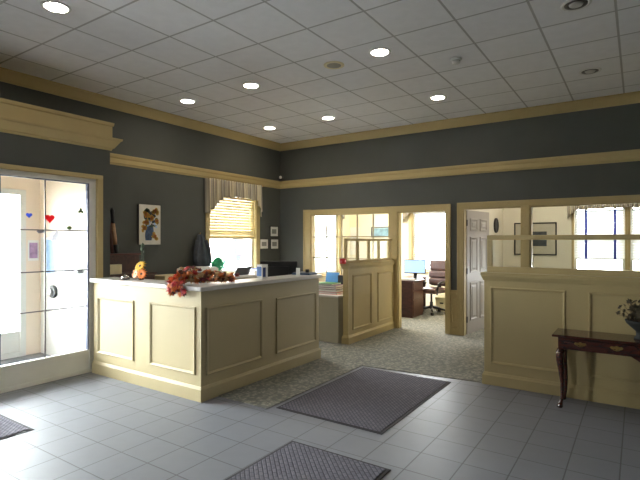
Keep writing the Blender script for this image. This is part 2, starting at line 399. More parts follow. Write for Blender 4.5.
# left screen + doorway share a wide post; the right door + right glazing share another
b.box(-5.579, -5.407, 0, .022, .135, 2.174); b.box(-5.579, -5.555, .022, .034, .135, 2.174)
b.box(-3.693, -3.533, 0, .03, 0, 2.07); b.box(-2.655, -2.575, 0, .022, 0, 2.16); b.box(-2.597, -2.575, .022, .034, 0, 2.16)
b.box(-5.407, -2.655, 0, .022, 2.07, 2.16); b.box(-5.579, -2.575, .022, .036, 2.135, 2.165)
jamb(b, -5.407, -3.693, .72, 2.07, sill=True); jamb(b, -3.533, -2.655, 0, 2.07)
struct(b.build('trim_4', 'trim', bevel=.003), 'khaki casing of the left office screen and doorway')
b = MB(onB(YB))
b.box(-2.466, -2.376, 0, .022, 0, 2.165); b.box(-2.466, -2.444, .022, .034, 0, 2.165)
b.box(-1.472, -1.36, 0, .026, 0, 2.085); b.box(-2.376, 1.3, 0, .022, 2.085, 2.17); b.box(-2.466, 1.3, .022, .036, 2.145, 2.175)
b.box(1.3, 1.4, 0, .022, 0, 2.17)
jamb(b, -2.376, -1.472, 0, 2.085); jamb(b, -1.36, 1.3, .9, 2.085, sill=True)
struct(b.build('trim_5', 'trim', bevel=.003), 'khaki casing of the right office door and glazing')
# wainscot strip between the doors, and under the glazed screens
b = MB(onB(YB)); b.box(-2.575, -2.466, 0, .012, .135, .675); b.box(-2.575, -2.466, 0, .05, .675, .70); b.box(-2.575, -2.466, 0, .03, .70, .74); b.frame(-2.565, -2.476, .2, .62, [(0, .012), (.0, .02), (.015, .024), (.02, .012)])
struct(b.build('trim_6', 'trim'), 'khaki wainscot strip between the two office doors')
b = MB(onB(YB)); b.box(-5.407, -3.693, 0, .012, 0, .72); b.box(-1.36, XR, 0, .012, 0, .9)
struct(b.build('trim_7', 'trim'))

# interior glazing (left screen: 5 x 3 panes) ---------------------------------------------------
w = sroot('window_1', (-4.55, YB, .72), 'khaki framed office screen of many panes')
b = MB(onB(YB+.05))
for x in (-5.062, -4.72, -4.38, -4.045): b.box(x-.011, x+.011, -.012, .012, .74, 2.05)
for z in (1.22, 1.63): b.box(-5.387, -3.713, -.012, .012, z-.011, z+.011)
b.build('glazing_bars', 'barstan', w)
MB(onB(YB+.05)).box(-5.387, -3.713, -.003, .003, .74, 2.05).build('pane', 'glass2', w)
w = sroot('window_2', (0, YB, .9), 'khaki framed office glazing on the right')
MB(onB(YB+.05)).box(-1.34, 1.28, -.003, .003, .92, 2.065).build('pane', 'glass2', w)

# exterior windows ------------------------------------------------------------------------------
def ext_window(name, fmap, W, label, cas=.09, mid=True, sill=.06):
    u0, u1, z0, z1 = W
    loc = Vector(fmap((u0+u1)/2, 0, z0)); r = sroot(name, loc, label)
    b = MB(fmap)
    b.box(u0-cas, u0, 0, .022, z0-.02, z1+cas); b.box(u1, u1+cas, 0, .022, z0-.02, z1+cas); b.box(u0, u1, 0, .022, z1, z1+cas)
    b.box(u0-.001, u0+.018, -.15, .004, z0, z1); b.box(u1-.018, u1+.001, -.15, .004, z0, z1); b.box(u0, u1, -.15, .004, z1-.018, z1+.001); b.box(u0, u1, -.15, .004, z0-.001, z0+.018)
    b.build('casing', 'trim', r, bevel=.003)
    f = MB(fmap)
    a0, a1, b0, b1 = u0+.018, u1-.018, z0+.018, z1-.018
    f.frame(a0, a1, b0, b1, [(0, -.12), (0, -.07), (.045, -.07), (.045, -.12), (0, -.12)])
    if mid: f.box(a0, a1, -.12, -.065, (b0+b1)/2-.025, (b0+b1)/2+.025)
    f.build('sash', 'white', r)
    MB(fmap).box(a0+.04, a1-.04, -.1, -.095, b0+.04, b1-.04).build('pane', 'glass', r)
    s = MB(fmap); s.box(u0-cas-.02, u1+cas+.02, 0, sill, z0-.045, z0-.018); s.build('window_sill', 'trim', r, bevel=.004)
    return r
ext_window('window_3', onL(), WIN1, 'khaki cased window in the dark left wall')
ext_window('window_4', onL(XL+.012), WIN2, 'bright window in the left office wall', mid=False)
ext_window('window_5', onB(YE), WIN3, 'bright window in the far office behind the desk')
ext_window('window_6', onB(YE), WIN4, 'bright office window, left of the right-hand pair', cas=.024)
ext_window('window_7', onB(YE), WIN5, 'bright office window, right of the right-hand pair', cas=.024)

for k, W_ in enumerate(WINF):
    ext_window('window_%d' % (8+k), lambda u, n, z: (u, YF+n, z), W_, 'added unseen storefront window behind the viewpoint', mid=False)

# vestibule glass door set -----------------------------------------------------------------------
d = sroot('door_1', (XB, 2.66, 0), 'white aluminium framed glass entrance door with divided panes')
f = MB(onL(XB-.045))
f.box(3.125, 3.207, -.03, .03, 0, 2.285); f.box(2.11, 2.178, -.03, .03, 0, 2.285)
f.box(2.178, 3.125, -.03, .03, 2.23, 2.285)
f.box(.953, 1.03, -.03, .03, 0, 2.285); f.box(1.03, 2.11, -.03, .03, 2.23, 2.285)
f.build('frame', 'alu', d, bevel=.004)
kp = MB(onL(XB-.045)); kp.box(2.178, 3.125, -.024, .024, 0, .27); kp.box(1.03, 2.11, -.024, .024, 0, .27); kp.box(2.178, 3.125, .024, .032, .0, .045)
kp.build('kick_panel', 'alu', d, bevel=.003)
g = MB(onL(XB-.045))
for z in (.785, 1.215, 1.67): g.box(2.178, 3.125, -.006, .006, z-.006, z+.006); g.box(1.03, 2.11, -.006, .006, z-.006, z+.006)
for y in (2.637, 1.57): g.box(y-.006, y+.006, -.006, .006, .27, 2.23)
g.build('glazing_bars', 'bronze', d)
s = MB(onL(XB-.045)); s.box(3.108, 3.125, -.02, .026, .27, 2.23); s.box(2.178, 2.19, -.02, .026, .27, 2.23); s.box(2.19, 3.108, -.02, .02, 2.22, 2.23)
s.build('gasket', mat('blue_grey_gasket', (90, 96, 118), .5), d)
p = MB(onL(XB-.045)); p.box(2.19, 3.108, -.003, .003, .27, 2.22); p.box(1.03, 2.11, -.003, .003, .27, 2.23); p.build('pane', 'glass', d)
b = MB(onL(XB)); b.box(3.21, 3.277, 0, .022, 0, 2.285); b.box(.85, 3.277, 0, .022, 2.285, 2.335); b.box(.85, .95, 0, .022, 0, 2.285)
b.box(3.207, 3.211, -.1, 0, 0, 2.285); b.box(.95, 3.21, -.1, 0, 2.284, 2.288)
struct(b.build('trim_8', 'trim', bevel=.004), 'khaki casing around the glass entrance door')
d = sroot('door_2', (-6.95, 2.33, 0), 'white framed outer vestibule door')
f = MB(onL(-6.9))
f.frame(.5, 3.11, 0, 2.24, [(0, -.1), (0, .02), (.07, .02), (.07, -.1), (0, -.1)]); f.box(1.76, 1.84, -.08, 0, .07, 2.17); f.box(.57, 3.04, -.07, -.01, .07, .34)
f.build('frame', 'white', d, bevel=.003)
MB(onL(-6.9)).box(.57, 3.04, -.045, -.039, .34, 2.17).build('pane', 'glass', d)
h = MB(onL(-6.9)); h.tube([(1.92, .0, .9), (1.92, .05, .92), (1.92, .05, 1.2), (1.92, .0, 1.22)], .012); h.build('pull_handle', 'silver', d)

# window clings on the glass door
def cling(name, y, z, shape, m, label, t=.004):
    b = MB(onL(XB-.0415)); b.loops([[(y+p, 0, z+q) for p, q in shape], [(y+p, t, z+q) for p, q in shape]], cap0=True, cap1=True)
    o = b.build(name, m); tag(o, label, 'window cling'); return o
def heart(s): return [(s*.055*16*math.sin(t)**3/16, s*.055*(13*math.cos(t)-5*math.cos(2*t)-2*math.cos(3*t)-math.cos(4*t))/16) for t in [2*PI*k/28 for k in range(28)]]
def blob(a, b_, n=12, j=.0): return [(a*math.cos(2*PI*k/n)*(1+j*random.uniform(-1, 1)), b_*math.sin(2*PI*k/n)*(1+j*random.uniform(-1, 1))) for k in range(n)]
cling('heart_cling', 2.685, 1.80, heart(.95), 'redgel', 'large red heart cling on the glass door')
cling('heart_cling', 2.47, 1.825, heart(.58), 'bluegel', 'small blue heart cling on the glass door')
cling('shamrock_cling', 3.035, 1.90, [(r*math.cos(t), r*math.sin(t)) for t, r in [(2*PI*k/24, .026+.010*math.cos(3*2*PI*k/24+PI/2)) for k in range(24)]], 'greengel', 'small dark green cling near the glass door right stile')
cling('bird_cling', 2.755, 1.605, [(-.05, -.05), (-.02, -.045), (0, -.05), (.02, -.045), (.05, -.05), (.04, 0), (.02, .04), (.015, .065), (-.005, .06), (-.02, .02), (-.045, 0)], 'whitegel', 'white cling below the bar right of the red heart')
cling('leaf_cling', 2.585, 1.655, blob(.04, .022, 12, .2), 'greygel', 'pale grey cling on the bar left of the white one')
cling('oval_cling', 2.90, 1.70, blob(.03, .022, 12, .1), 'greengel', 'small oval grey green cling sitting on the upper glass bar')
o = MB(onL(XB-.0415)); o.tube([(2.19, .003, 1.60), (2.23, .003, 1.64), (2.28, .003, 1.67)], .006, 6); o.tube([(2.19, .003, 1.67), (2.23, .003, 1.63), (2.28, .003, 1.60)], .006, 6)
tag(o.build('ribbon_cling', 'pinkgel'), 'pink crossed ribbon cling at the left edge of the glass door', 'window cling')

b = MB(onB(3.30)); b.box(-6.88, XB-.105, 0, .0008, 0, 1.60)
struct(b.build('wall_vestibule_painted_glow', 'white'))  # white sheet stands in for the brighter light on the lower peach wall

# things on the vestibule walls
def poster(name, fmap, u0, u1, z0, z1, m, label, inner=None, cat='poster'):
    t = thing(name, label, cat, fmap((u0+u1)/2, 0, z0))
    MB(fmap).box(u0, u1, .001, .006, z0, z1).build('sheet', 'paper', t)
    if inner:
        du, dz = (u1-u0)*inner, (z1-z0)*inner
        MB(fmap).box(u0+du, u1-du, .006, .008, z0+dz, z1-dz).build('printed_area', m, t)
    return t
poster('notice_sign', onL(-6.9), 3.14, 3.28, 1.28, 1.56, 'purple', 'white notice with a purple print beside the outer door', .12)
poster('notice_sign', onB(3.30), -6.73, -6.48, 1.08, 1.60, 'lightblue', 'tall blue grey notice on the vestibule side wall', .06)
poster('notice_sign', onB(3.30), -6.0, -5.77, 1.29, 1.56, 'lightblue', 'small pale blue notice near the glass door right stile', .1)
t = thing('push_button_switch', 'round silver door opener button low on the vestibule wall', 'push button', (-6.52, 3.30, .87))
MB(onB(3.30)).lathe((-6.52, .0, .87), [(.085, 0), (.085, .03), (.075, .04)], 24, 'y').build('plate', 'darkgrey', t)
MB(onB(3.30)).lathe((-6.54, .04, .87), [(.055, 0), (.05, .02), (.02, .026), (0, .026)], 24, 'y').build('button', 'silver', t)
t = thing('wall_mounted_letter_box', 'small grey box with dark slots on the vestibule wall', 'letter box', (-5.97, 3.3, 1.14))
MB(onB(3.30)).box(-6.13, -5.82, .001, .07, 1.14, 1.19).build('body', 'midgrey', t, bevel=.004)
for u in (-6.10, -5.95): MB(onB(3.30)).box(u, u+.1, .07, .074, 1.155, 1.175).build('slot', 'black', t)
poster('notice_sign', onB(3.30), -5.99, -5.80, .80, .93, 'paper', 'blank white sheet low on the vestibule wall', None, 'paper sheet')

# ------------------------------------------------------------------ half walls with ledges, panels and glass
PM = [(0, 0), (0, .008), (.004, .014), (.011, .015), (.019, .010), (.025, .008), (.028, 0)]
def half_wall(name, fmap, u0, u1, t, panels, label, ret=None):
    r = sroot(name, fmap((u0+u1)/2, 0, 0), label)
    MB(fmap).box(u0, u1, -t, 0, 0, 1.165).build('body', 'trim', r)
    b = MB(fmap)
    for p in panels: b.frame(*p, PM)
    b.build('panel_moulding', 'trim', r)
    e = .032
    b = MB(fmap); b.box(u0-e, u1+e, -t-e, e, 1.178, 1.21)
    b.loops([[(u0-a, a, z), (u1+a, a, z), (u1+a, -t-a, z), (u0-a, -t-a, z)] for a, z in ((0.001, 1.125), (.010, 1.125), (.014, 1.14), (.026, 1.165), (.028, 1.178))], cap0=True, cap1=True)
    b.build('ledge', 'trim', r, bevel=.004)
    b = MB(fmap)
    b.loops([[(u0-a, a, z), (u1+a, a, z), (u1+a, -t-a, z), (u0-a, -t-a, z)] for a, z in ((.018, 0), (.018, .1), (.010, .115), (.006, .128), (0, .132))], cap1=True)
    b.build('skirting', 'trim', r)
    return r
hw = half_wall('wall_half', onB(5.28), -1.39, XR-.02, .14, [(-1.325, -.60, .228, 1.055), (-.40, .31, .228, 1.055), (.52, 1.22, .228, 1.055), (1.43, 2.13, .228, 1.055)], 'khaki panelled half wall on the right with glass above')
f = MB(onB(5.28)); 
f.box(-1.372, XR-.02, -.095, -.045, 1.562, 1.612); f.box(-1.372, XR-.02, -.095, -.045, 1.21, 1.272)
for x in (-1.346, .62, 2.5): f.box(x-.026, x+.026, -.095, -.045, 1.272, 1.562)
f.build('glass_frame', 'trim', hw, bevel=.004)
MB(onB(5.28)).box(-1.325, XR-.03, -.072, -.068, 1.272, 1.562).build('pane', 'glass2', hw)
pw = half_wall('wall_partition', onL(-3.6), 6.12, YB-.003, .09, [(6.25, 6.86, .2, 1.03), (7.085, 7.66, .2, 1.025)], 'khaki panelled half wall beside the office doorway with small panes above')
f = MB(onL(-3.6)); f.box(6.10, YB-.02, -.065, -.025, 1.55, 1.59); f.box(6.10, YB-.02, -.065, -.025, 1.21, 1.252)
for y in (6.12, 6.483, 6.85, 7.21, 7.60): f.box(y-.018, y+.018, -.065, -.025, 1.252, 1.55)
f.build('glass_frame', 'trim', pw, bevel=.003)
MB(onL(-3.6)).box(6.13, YB-.03, -.047, -.043, 1.252, 1.55).build('pane', 'glass2', pw)

# six panel door, swung into the right office -----------------------------------------------------
d = sroot('door_3', (-2.35, YB+.12, 0), 'off-white six panel door standing open into the office')
dc, ds = math.cos(.15), math.sin(.15)
fm = lambda u, n, z: (-2.345+n*dc+u*ds, YB+.125+u*dc-n*ds, z)      # leaf runs away from us along y; face looks towards +x
b = MB(fm); b.box(0, .88, -.036, 0, .012, 2.06)
for (u0, u1) in ((.11, .39), (.49, .77)):
    for (z0, z1) in ((.22, .86), (1.02, 1.62), (1.72, 1.93)):
        b.frame(u0, u1, z0, z1, [(0, 0), (.002, .011), (.022, .011), (.036, .001), (.058, .001), (.078, .010), (.08, .010)])
        b.box(u0+.08, u1-.08, 0, .010, z0+.08, z1-.08)
b.build('door_leaf', 'door', d)
for z in (.25, 1.05, 1.85): MB(fm).box(-.012, .004, -.04, .008, z-.05, z+.05).build('hinge', 'darkgrey', d)
MB(fm).lathe((.81, 0, .97), [(.028, 0), (.028, .006), (.01, .01), (.01, .04), (.028, .05), (.03, .065), (.018, .078), (0, .08)], 16, 'y').build('knob', 'brass', d)

# ------------------------------------------------------------------ reception counter
c = thing('reception_counter', 'L-shaped khaki panelled reception counter with a white top', 'counter', (-4.4, 3.3, 0))
yF, xS = 3.155, -3.50
b = MB()
b.box(XB+.024, xS, yF, yF+.12, 0, 1.065); b.box(xS-.12, xS, yF+.12, 5.187, 0, 1.065)
b.build('body', 'counter', c)
for q in ((-5.245, -4.557, .245, .90), (-4.28, -3.575, .245, .905)): MB(onB(yF)).frame(*q, PM).build('front_panel_moulding', 'counter', c)
for q in ((3.22, 4.048, .237, .90), (4.295, 5.121, .237, .885)): MB(onL(xS)).frame(*q, PM).build('side_panel_moulding', 'counter', c)
MB().sweep([(xS-.12, 5.187), (xS, 5.187), (xS, yF), (XB+.024, yF)][::-1], [(0, 0), (-.02, 0), (-.02, .115), (-.012, .128), (-.006, .138), (0, .142)]).build('baseboard', 'counter', c)
top = MB(); top.prism([(XB+.002, yF-.035), (xS+.035, yF-.035), (xS+.035, 5.215), (xS-.29, 5.215), (xS-.29, yF+.29), (XB+.002, yF+.29)], 1.065, 1.11, 'z')
top.build('countertop', 'laminate', c, bevel=.008)
TOP = 1.111

# low work surface behind the counter
t = thing('reception_desk', 'low pale work surface behind the reception counter', 'desk', (-4.1, 4.2, 0))
b = MB(); b.box(-4.55, -3.63, 3.95, 5.18, .72, .75); b.box(-4.9, -3.8, 3.29, 3.94, .72, .75); b.build('worktop', 'laminate', t)
for q in ((-4.5, -3.66, 5.12, 5.16), (-4.5, -3.66, 3.96, 4.0), (-4.88, -4.84, 3.32, 3.9)): MB().box(*q, .006, .72).build('side_panel', 'desk_grey', t)

# ------------------------------------------------------------------ autumn leaf garland draped over the counter corner
gar = thing('leaf_garland', 'red and orange autumn leaf garland draped over the counter corner', 'garland', (-3.75, 3.2, TOP))
def leaf(b, c, s, n, up):
    n = Vector(n).normalized(); u = Vector(up) - n*Vector(up).dot(n); u.normalize(); w = n.cross(u)
    sh = [(0, -.5), (.08, -.22), (.34, -.38), (.26, -.12), (.56, .0), (.34, .12), (.4, .34), (.14, .26), (0, .62)]
    sh = sh + [(-x, y) for x, y in sh[-2:0:-1]]
    i = b.pts([tuple(Vector(c) + n*.12*s)])
    j = b.pts([tuple(Vector(c) + w*x*s + u*y*s - n*s*.35*(x*x+y*y)) for x, y in sh])
    for k in range(len(sh)): b.face((i, j+k, j+(k+1) % len(sh)))
gpath = [(-3.82, 3.10, 1.06), (-3.82, 3.11, 1.13), (-3.82, 3.16, 1.15), (-3.83, 3.21, 1.16), (-3.76, 3.30, 1.165), (-3.70, 3.42, 1.16), (-3.66, 3.56, 1.155), (-3.63, 3.74, 1.14)]
MB().tube([Vector(p)-Vector((0, 0, .02)) for p in gpath], .006, 6).build('vine', 'twig', gar)
lb = {k: MB() for k in ('leafred', 'leaforange', 'leafbrown', 'leaftan', 'leafwine')}
for i in range(240):
    t = random.random()*(len(gpath)-1); k = int(t); q = Vector(gpath[k]).lerp(Vector(gpath[min(k+1, len(gpath)-1)]), t-k)
    f = t/(len(gpath)-1); hump = .065+.06*math.exp(-((f-.55)/.18)**2)
    q += Vector((random.gauss(.012, .035), random.gauss(-.012, .035), random.uniform(-.02, hump)))
    if q.y > 3.10 and q.x < -3.44: q.z = max(q.z, TOP+.035)
    kind = random.choices(list(lb), weights=(5 if f < .25 else .8, 4, 3 if f > .25 else .6, 3.5 if f > .3 else .6, 1.2))[0]
    leaf(lb[kind], q, random.uniform(.055, .095), (random.gauss(.2, .5), random.gauss(-.6, .5), random.uniform(.1, 1)), (random.gauss(0, 1), random.gauss(0, 1), random.gauss(0, 1)))
for i in range(18):
    leaf(lb[random.choice(['leafred', 'leafred', 'leafwine', 'leaforange'])], (random.uniform(-3.87, -3.66), random.uniform(3.075, 3.10), random.uniform(1.03, 1.15)), random.uniform(.055, .085), (random.gauss(0, .25), -1, random.gauss(.2, .3)), (random.gauss(0, .6), 0, -1))
for k, v in lb.items():
    o = v.build({'leafred': 'red_leaves', 'leaforange': 'orange_leaves', 'leafbrown': 'brown_leaves', 'leaftan': 'tan_leaves', 'leafwine': 'wine_leaves'}[k], k, gar)
for p in ((-3.80, 3.24, 1.185), (-3.88, 3.14, 1.16), (-3.64, 3.46, 1.18), (-3.70, 3.36, 1.20)): MB().ball(p, .018, 10).build('silver_berry', 'chrome', gar)

# bouquet ---------------------------------------------------------------------------------------
bq = thing('flower_bouquet', 'small vase of orange and golden daisies on the counter', 'flower arrangement', (-4.68, 3.335, TOP))
MB().lathe((-4.68, 3.335, TOP), [(.028, 0), (.036, .02), (.038, .05), (.026, .075), (.022, .085), (.028, .095)], 18).build('vase', 'vase', bq)
def flower(b, bc, c, r, n, k=13):
    n = Vector(n).normalized(); u = n.orthogonal().normalized(); w = n.cross(u); C = Vector(c)
    for ring, rr, lift, droop in ((0, r, .0, -.010), (1, r*.8, .005, .004)):
        for i in range(k):
            t = 2*PI*(i+ring*.5)/k; d = u*math.cos(t)+w*math.sin(t); e = n.cross(d)
            P_ = [C+n*lift+d*rr*.15-e*rr*.06, C+n*lift+d*rr*.15+e*rr*.06, C+n*(lift+.006)+d*rr*.65+e*rr*.16, C+n*(lift+droop)+d*rr, C+n*(lift+.006)+d*rr*.65-e*rr*.16]
            i0 = b.pts([tuple(p) for p in P_]); b.face((i0, i0+1, i0+2, i0+3, i0+4))
    R_ = [[tuple(C+n*h+(u*math.cos(2*PI*q/12)+w*math.sin(2*PI*q/12))*a) for q in range(12)] for a, h in ((r*.19, .004), (r*.17, .01), (r*.08, .013))]
    bc.loops(R_, cap1=True, sm=True)
FL = [('golden_daisy', 'yellow', (-4.655, 3.30, 1.268), .078, (.2, -1, .7)), ('orange_daisy', 'orange', (-4.605, 3.285, 1.182), .07, (.4, -1, .2)), ('orange_daisy', 'orange', (-4.745, 3.285, 1.19), .045, (-.5, -1, .4)), ('peach_daisy', 'peachpet', (-4.685, 3.27, 1.18), .056, (-.2, -1, .3)), ('golden_daisy', 'yellow', (-4.71, 3.32, 1.27), .045, (-.6, -.6, 1)), ('peach_daisy', 'peachpet', (-4.735, 3.28, 1.163), .04, (0, -1, .1))]
st = MB()
for nm, m, p, r, fn in FL:
    pb, cbm = MB(), MB(); flower(pb, cbm, p, r, fn)
    o = pb.build(nm, m, bq); cbm.build('flower_centre', 'vase' if m != 'peachpet' else 'orange', o)
    st.tube([(-4.68, 3.335, TOP+.09), (p[0]*.5-4.68*.5, 3.335, (p[2]+1.2)/2), (p[0], p[1]+.02, p[2])], .003, 5)
for dx, h in ((.02, .36), (-.005, .40), (.05, .33)): st.tube([(-4.68, 3.335, TOP+.09), (-4.68+dx*.6, 3.34, TOP+.22), (-4.68+dx, 3.345, TOP+h)], .003, 5)
st.build('stems', 'dkgreen', bq)
lv = MB()
for i in range(16): leaf(lv, (-4.665+random.gauss(0, .03), 3.345+random.gauss(0, .015), TOP+random.choice([.12, .2, .33, .38])+random.gauss(0, .02)), .045, (random.gauss(0, .4), -1, .3), (random.gauss(0, .6), 0, 1))
lv.build('foliage', 'dkgreen', bq)

t = thing('service_bell', 'small shiny silver bell near the left end of the counter', 'bell', (-4.87, 3.26, TOP))
MB().lathe((-4.87, 3.26, TOP), [(.05, 0), (.05, .008), (.045, .012), (.02, .012)], 24).build('base', 'black', t)
MB().lathe((-4.87, 3.26, TOP+.012), [(.047, 0), (.045, .012), (.036, .028), (.02, .038), (0, .042)], 24).build('dome', 'chrome', t)
MB().lathe((-4.87, 3.26, TOP+.052), [(.006, 0), (.006, .008), (.01, .01), (0, .014)], 12).build('plunger', 'chrome', t)

# brochure holder, card, pen cup and folder along the side of the counter
t = thing('brochure_box', 'white and blue upright leaflet box on the counter in front of the window', 'leaflet box', (-3.66, 4.25, TOP))
b = MB(); b.box(-3.70, -3.62, 4.19, 4.29, TOP, TOP+.006); b.box(-3.70, -3.62, 4.285, 4.29, TOP+.006, TOP+.165); b.box(-3.70, -3.695, 4.19, 4.285, TOP+.006, TOP+.165); b.box(-3.625, -3.62, 4.19, 4.285, TOP+.006, TOP+.165); b.box(-3.695, -3.625, 4.19, 4.195, TOP+.006, TOP+.165)
b.build('holder', 'paper', t)
b = MB(); b.box(-3.70, -3.63, 4.187, 4.1897, TOP+.03, TOP+.14); b.build('blue_print', 'bluescreen', t)
b = MB(); b.box(-3.619, -3.617, 4.20, 4.25, TOP+.02, TOP+.13); b.build('side_print', 'navy', t)
b = MB(); b.box(-3.69, -3.63, 4.20, 4.28, TOP+.007, TOP+.16); b.build('leaflets', 'navy', t)
t = thing('message_card', 'small white card standing near the far end of the counter', 'card', (-3.60, 4.86, TOP))
b = MB(); b.box(-3.63, -3.57, 4.86, 4.863, TOP, TOP+.095); b.box(-3.63, -3.57, 4.863, 4.90, TOP, TOP+.003); b.build('sheet', 'paper', t)
t = thing('pen_cup', 'small black cup beside the white card on the counter', 'pen cup', (-3.575, 5.03, TOP))
MB().lathe((-3.575, 5.03, TOP), [(.024, 0), (.026, .07), (.023, .07), (.021, .006)], 16).build('cup', 'black', t)
o = MB(); o.prism([(-3.75, 4.93), (-3.5, 4.97), (-3.52, 5.18), (-3.77, 5.16)], TOP, TOP+.022, 'z')
t = thing('binder', 'flat blue grey binder lying at the far end of the counter', 'binder', (-3.64, 5.06, TOP)); o.build('cover', mat('blue_grey_cover', (66, 92, 122), .5), t)
o = MB(); o.prism([(-3.74, 4.945), (-3.51, 4.985), (-3.53, 5.175), (-3.755, 5.155)], TOP+.0225, TOP+.03, 'z'); o.build('loose_pages', 'midgrey', t)

def monitor(name, label, loc, rz, w, h, zb, m_front, grp=None):
    """local: screen faces -y, base on loc"""
    t = thing(name, label, 'monitor', loc, grp, rz)
    MB().box(-w/2, w/2, -.012, .02, zb, zb+h).build('casing', 'black', t, bevel=.006, local=True)
    MB().box(-w/2+.015, w/2-.015, -.0145, -.012, zb+.02, zb+h-.015).build('screen', m_front, t, local=True)
    b = MB(); b.box(-w*.28, w*.28, .02, .045, zb+h*.25, zb+h*.8); b.build('rear_housing', 'black', t, bevel=.01, local=True)
    b = MB(); b.box(-.035, .035, .025, .05, .01, zb+h*.4); b.build('neck', 'black', t, local=True)
    MB().lathe((0, .03, 0), [(.11, 0), (.11, .008), (.04, .016), (.035, .02)], 20).build('base', 'black', t, local=True)
    return t
monitor('computer_monitor', 'wide black monitor seen from behind over the counter', (-4.06, 5.04, .751), -2.47, .50, .34, .185, 'darkgrey')

# ------------------------------------------------------------------ left wall: hutch, box, credenza, printer, coat, plant
t = thing('wall_cabinet', 'dark brown cabinet with a raised back against the dark left wall', 'cabinet', (XL+.25, 4.0, .006))
b = MB(); b.box(XL+.025, -5.72, 3.62, 4.30, .006, 1.08); b.build('body', 'brown', t, bevel=.004)
b = MB(); b.box(XL+.002, -5.70, 3.60, 4.32, 1.08, 1.105); b.build('top', 'brown', t, bevel=.006)
b = MB(); b.box(XL+.002, XL+.10, 3.62, 4.31, 1.105, 1.35); b.build('raised_back', 'brown', t, bevel=.004)
b = MB(); b.box(XL+.001, XL+.125, 3.60, 4.325, 1.35, 1.372); b.build('cap', mat_wood('reddish_cap', (84, 44, 40), (104, 58, 52), .4, .2), t, bevel=.004)
for y in (3.66, 3.97): MB(onL(-5.72)).box(y, y+.29, 0, .014, .08, 1.02).build('door', 'brown', t, bevel=.004)
t = thing('card_box', 'cream box with two square fronts on the brown cabinet', 'box', (-5.82, 3.72, 1.106))
MB().box(-5.86, -5.79, 3.635, 3.825, 1.106, 1.235).build('body', 'cream', t, bevel=.004)
b = MB(onL(-5.79)); b.frame(3.65, 3.715, 1.12, 1.21, [(0, 0), (.003, .004), (.008, .004), (.01, .0)]); b.frame(3.735, 3.80, 1.12, 1.21, [(0, 0), (.003, .004), (.008, .004), (.01, .0)]); b.build('front_plate', 'cream', t)

t = thing('wall_ornament', 'tall narrow wooden wall ornament, dark at the tip and tan in the middle', 'wall ornament', (XL, 3.95, 1.375))
fm = onL(XL+.03)
P = lambda z: 3.915 + (2.03-z)*.09
b = MB(fm); b.tube([(P(1.80), 0, 1.80), (P(1.86), 0, 1.86), (P(1.92), 0, 1.92), (P(1.98), 0, 1.98), (P(2.02), 0, 2.02)], [.024, .022, .022, .03, .012], 10); b.build('dark_tip', 'black', t)
b = MB(fm); b.tube([(P(z), 0, z) for z in (1.5, 1.58, 1.7, 1.80)], [.034, .036, .032, .025], 10, flat=.7); b.build('tan_shaft', 'tan', t)
b = MB(fm); b.tube([(P(z)+.012, 0, z) for z in (1.376, 1.42, 1.47, 1.5)], [.02, .03, .034, .034], 10, flat=.7); b.build('dark_end', 'black', t)
b = MB(fm); b.tube([(P(z)-.046, -.01, z) for z in (1.376, 1.5, 1.65, 1.78)], [.02, .022, .02, .012], 8); b.build('side_rod', mat_wood('rust_wood', (84, 52, 44), (104, 66, 54), .6, 0), t)

# painting
t = thing('flower_picture', 'tall pale canvas of golden flowers in a blue vase on the dark wall', 'painting', (XL, 4.53, 1.49))
fm = onL(XL)
b = MB(fm); b.box(4.345, 4.725, .002, .042, 1.495, 2.10); b.build('stretcher', 'canvas_edge', t)
MB(fm).box(4.346, 4.724, .042, .045, 1.496, 2.099).build('canvas', 'canvas', t)
def blobs(nm, m, pts, r, dep):
    b = MB(fm)
    for y, z in pts:
        s = blob(r*random.uniform(.7, 1.2), r*random.uniform(.7, 1.2), 9, .25)
        b.loops([[(y+p, .045, z+q) for p, q in s], [(y+p, .045+dep, z+q) for p, q in s]], cap1=True)
    b.build(nm, m, t)
R = random.uniform
blobs('painted_foliage', 'ptgreen', [(4.545+R(-.11, .12), 1.88+R(-.12, .16)) for i in range(34)], .026, .001)
blobs('shaded_foliage', 'artdark', [(4.53+R(-.09, .09), 1.86+R(-.12, .13)) for i in range(26)], .022, .0015)
blobs('pale_foliage', 'lightblue', [(4.55+R(-.08, .1), 1.83+R(-.08, .1)) for i in range(7)], .018, .0018)
b = MB(fm); s = [(4.455, 1.56), (4.56, 1.56), (4.575, 1.64), (4.60, 1.70), (4.59, 1.76), (4.475, 1.76), (4.455, 1.69), (4.445, 1.63)]
b.loops([[(p, .045, q) for p, q in s], [(p, .0469, q) for p, q in s]], cap1=True); b.build('vase_pattern', mat('painted_blue', (62, 82, 110), .7, var=.5, scale=30), t)
for cy, cz, sy, n in ((4.46, 1.83, .035, 9), (4.47, 1.95, .035, 8), (4.63, 2.01, .035, 9), (4.56, 1.90, .03, 6), (4.62, 1.62, .04, 7), (4.43, 1.74, .03, 5), (4.65, 1.86, .025, 4)):
    blobs('golden_flower', 'ptyellow', [(cy+R(-sy, sy), cz+R(-sy, sy)) for i in range(n)], .028, .002)
    blobs('orange_flower_centre', 'ptorange', [(cy+R(-.02, .02), cz+R(-.02, .02)) for i in range(4)], .017, .0025)

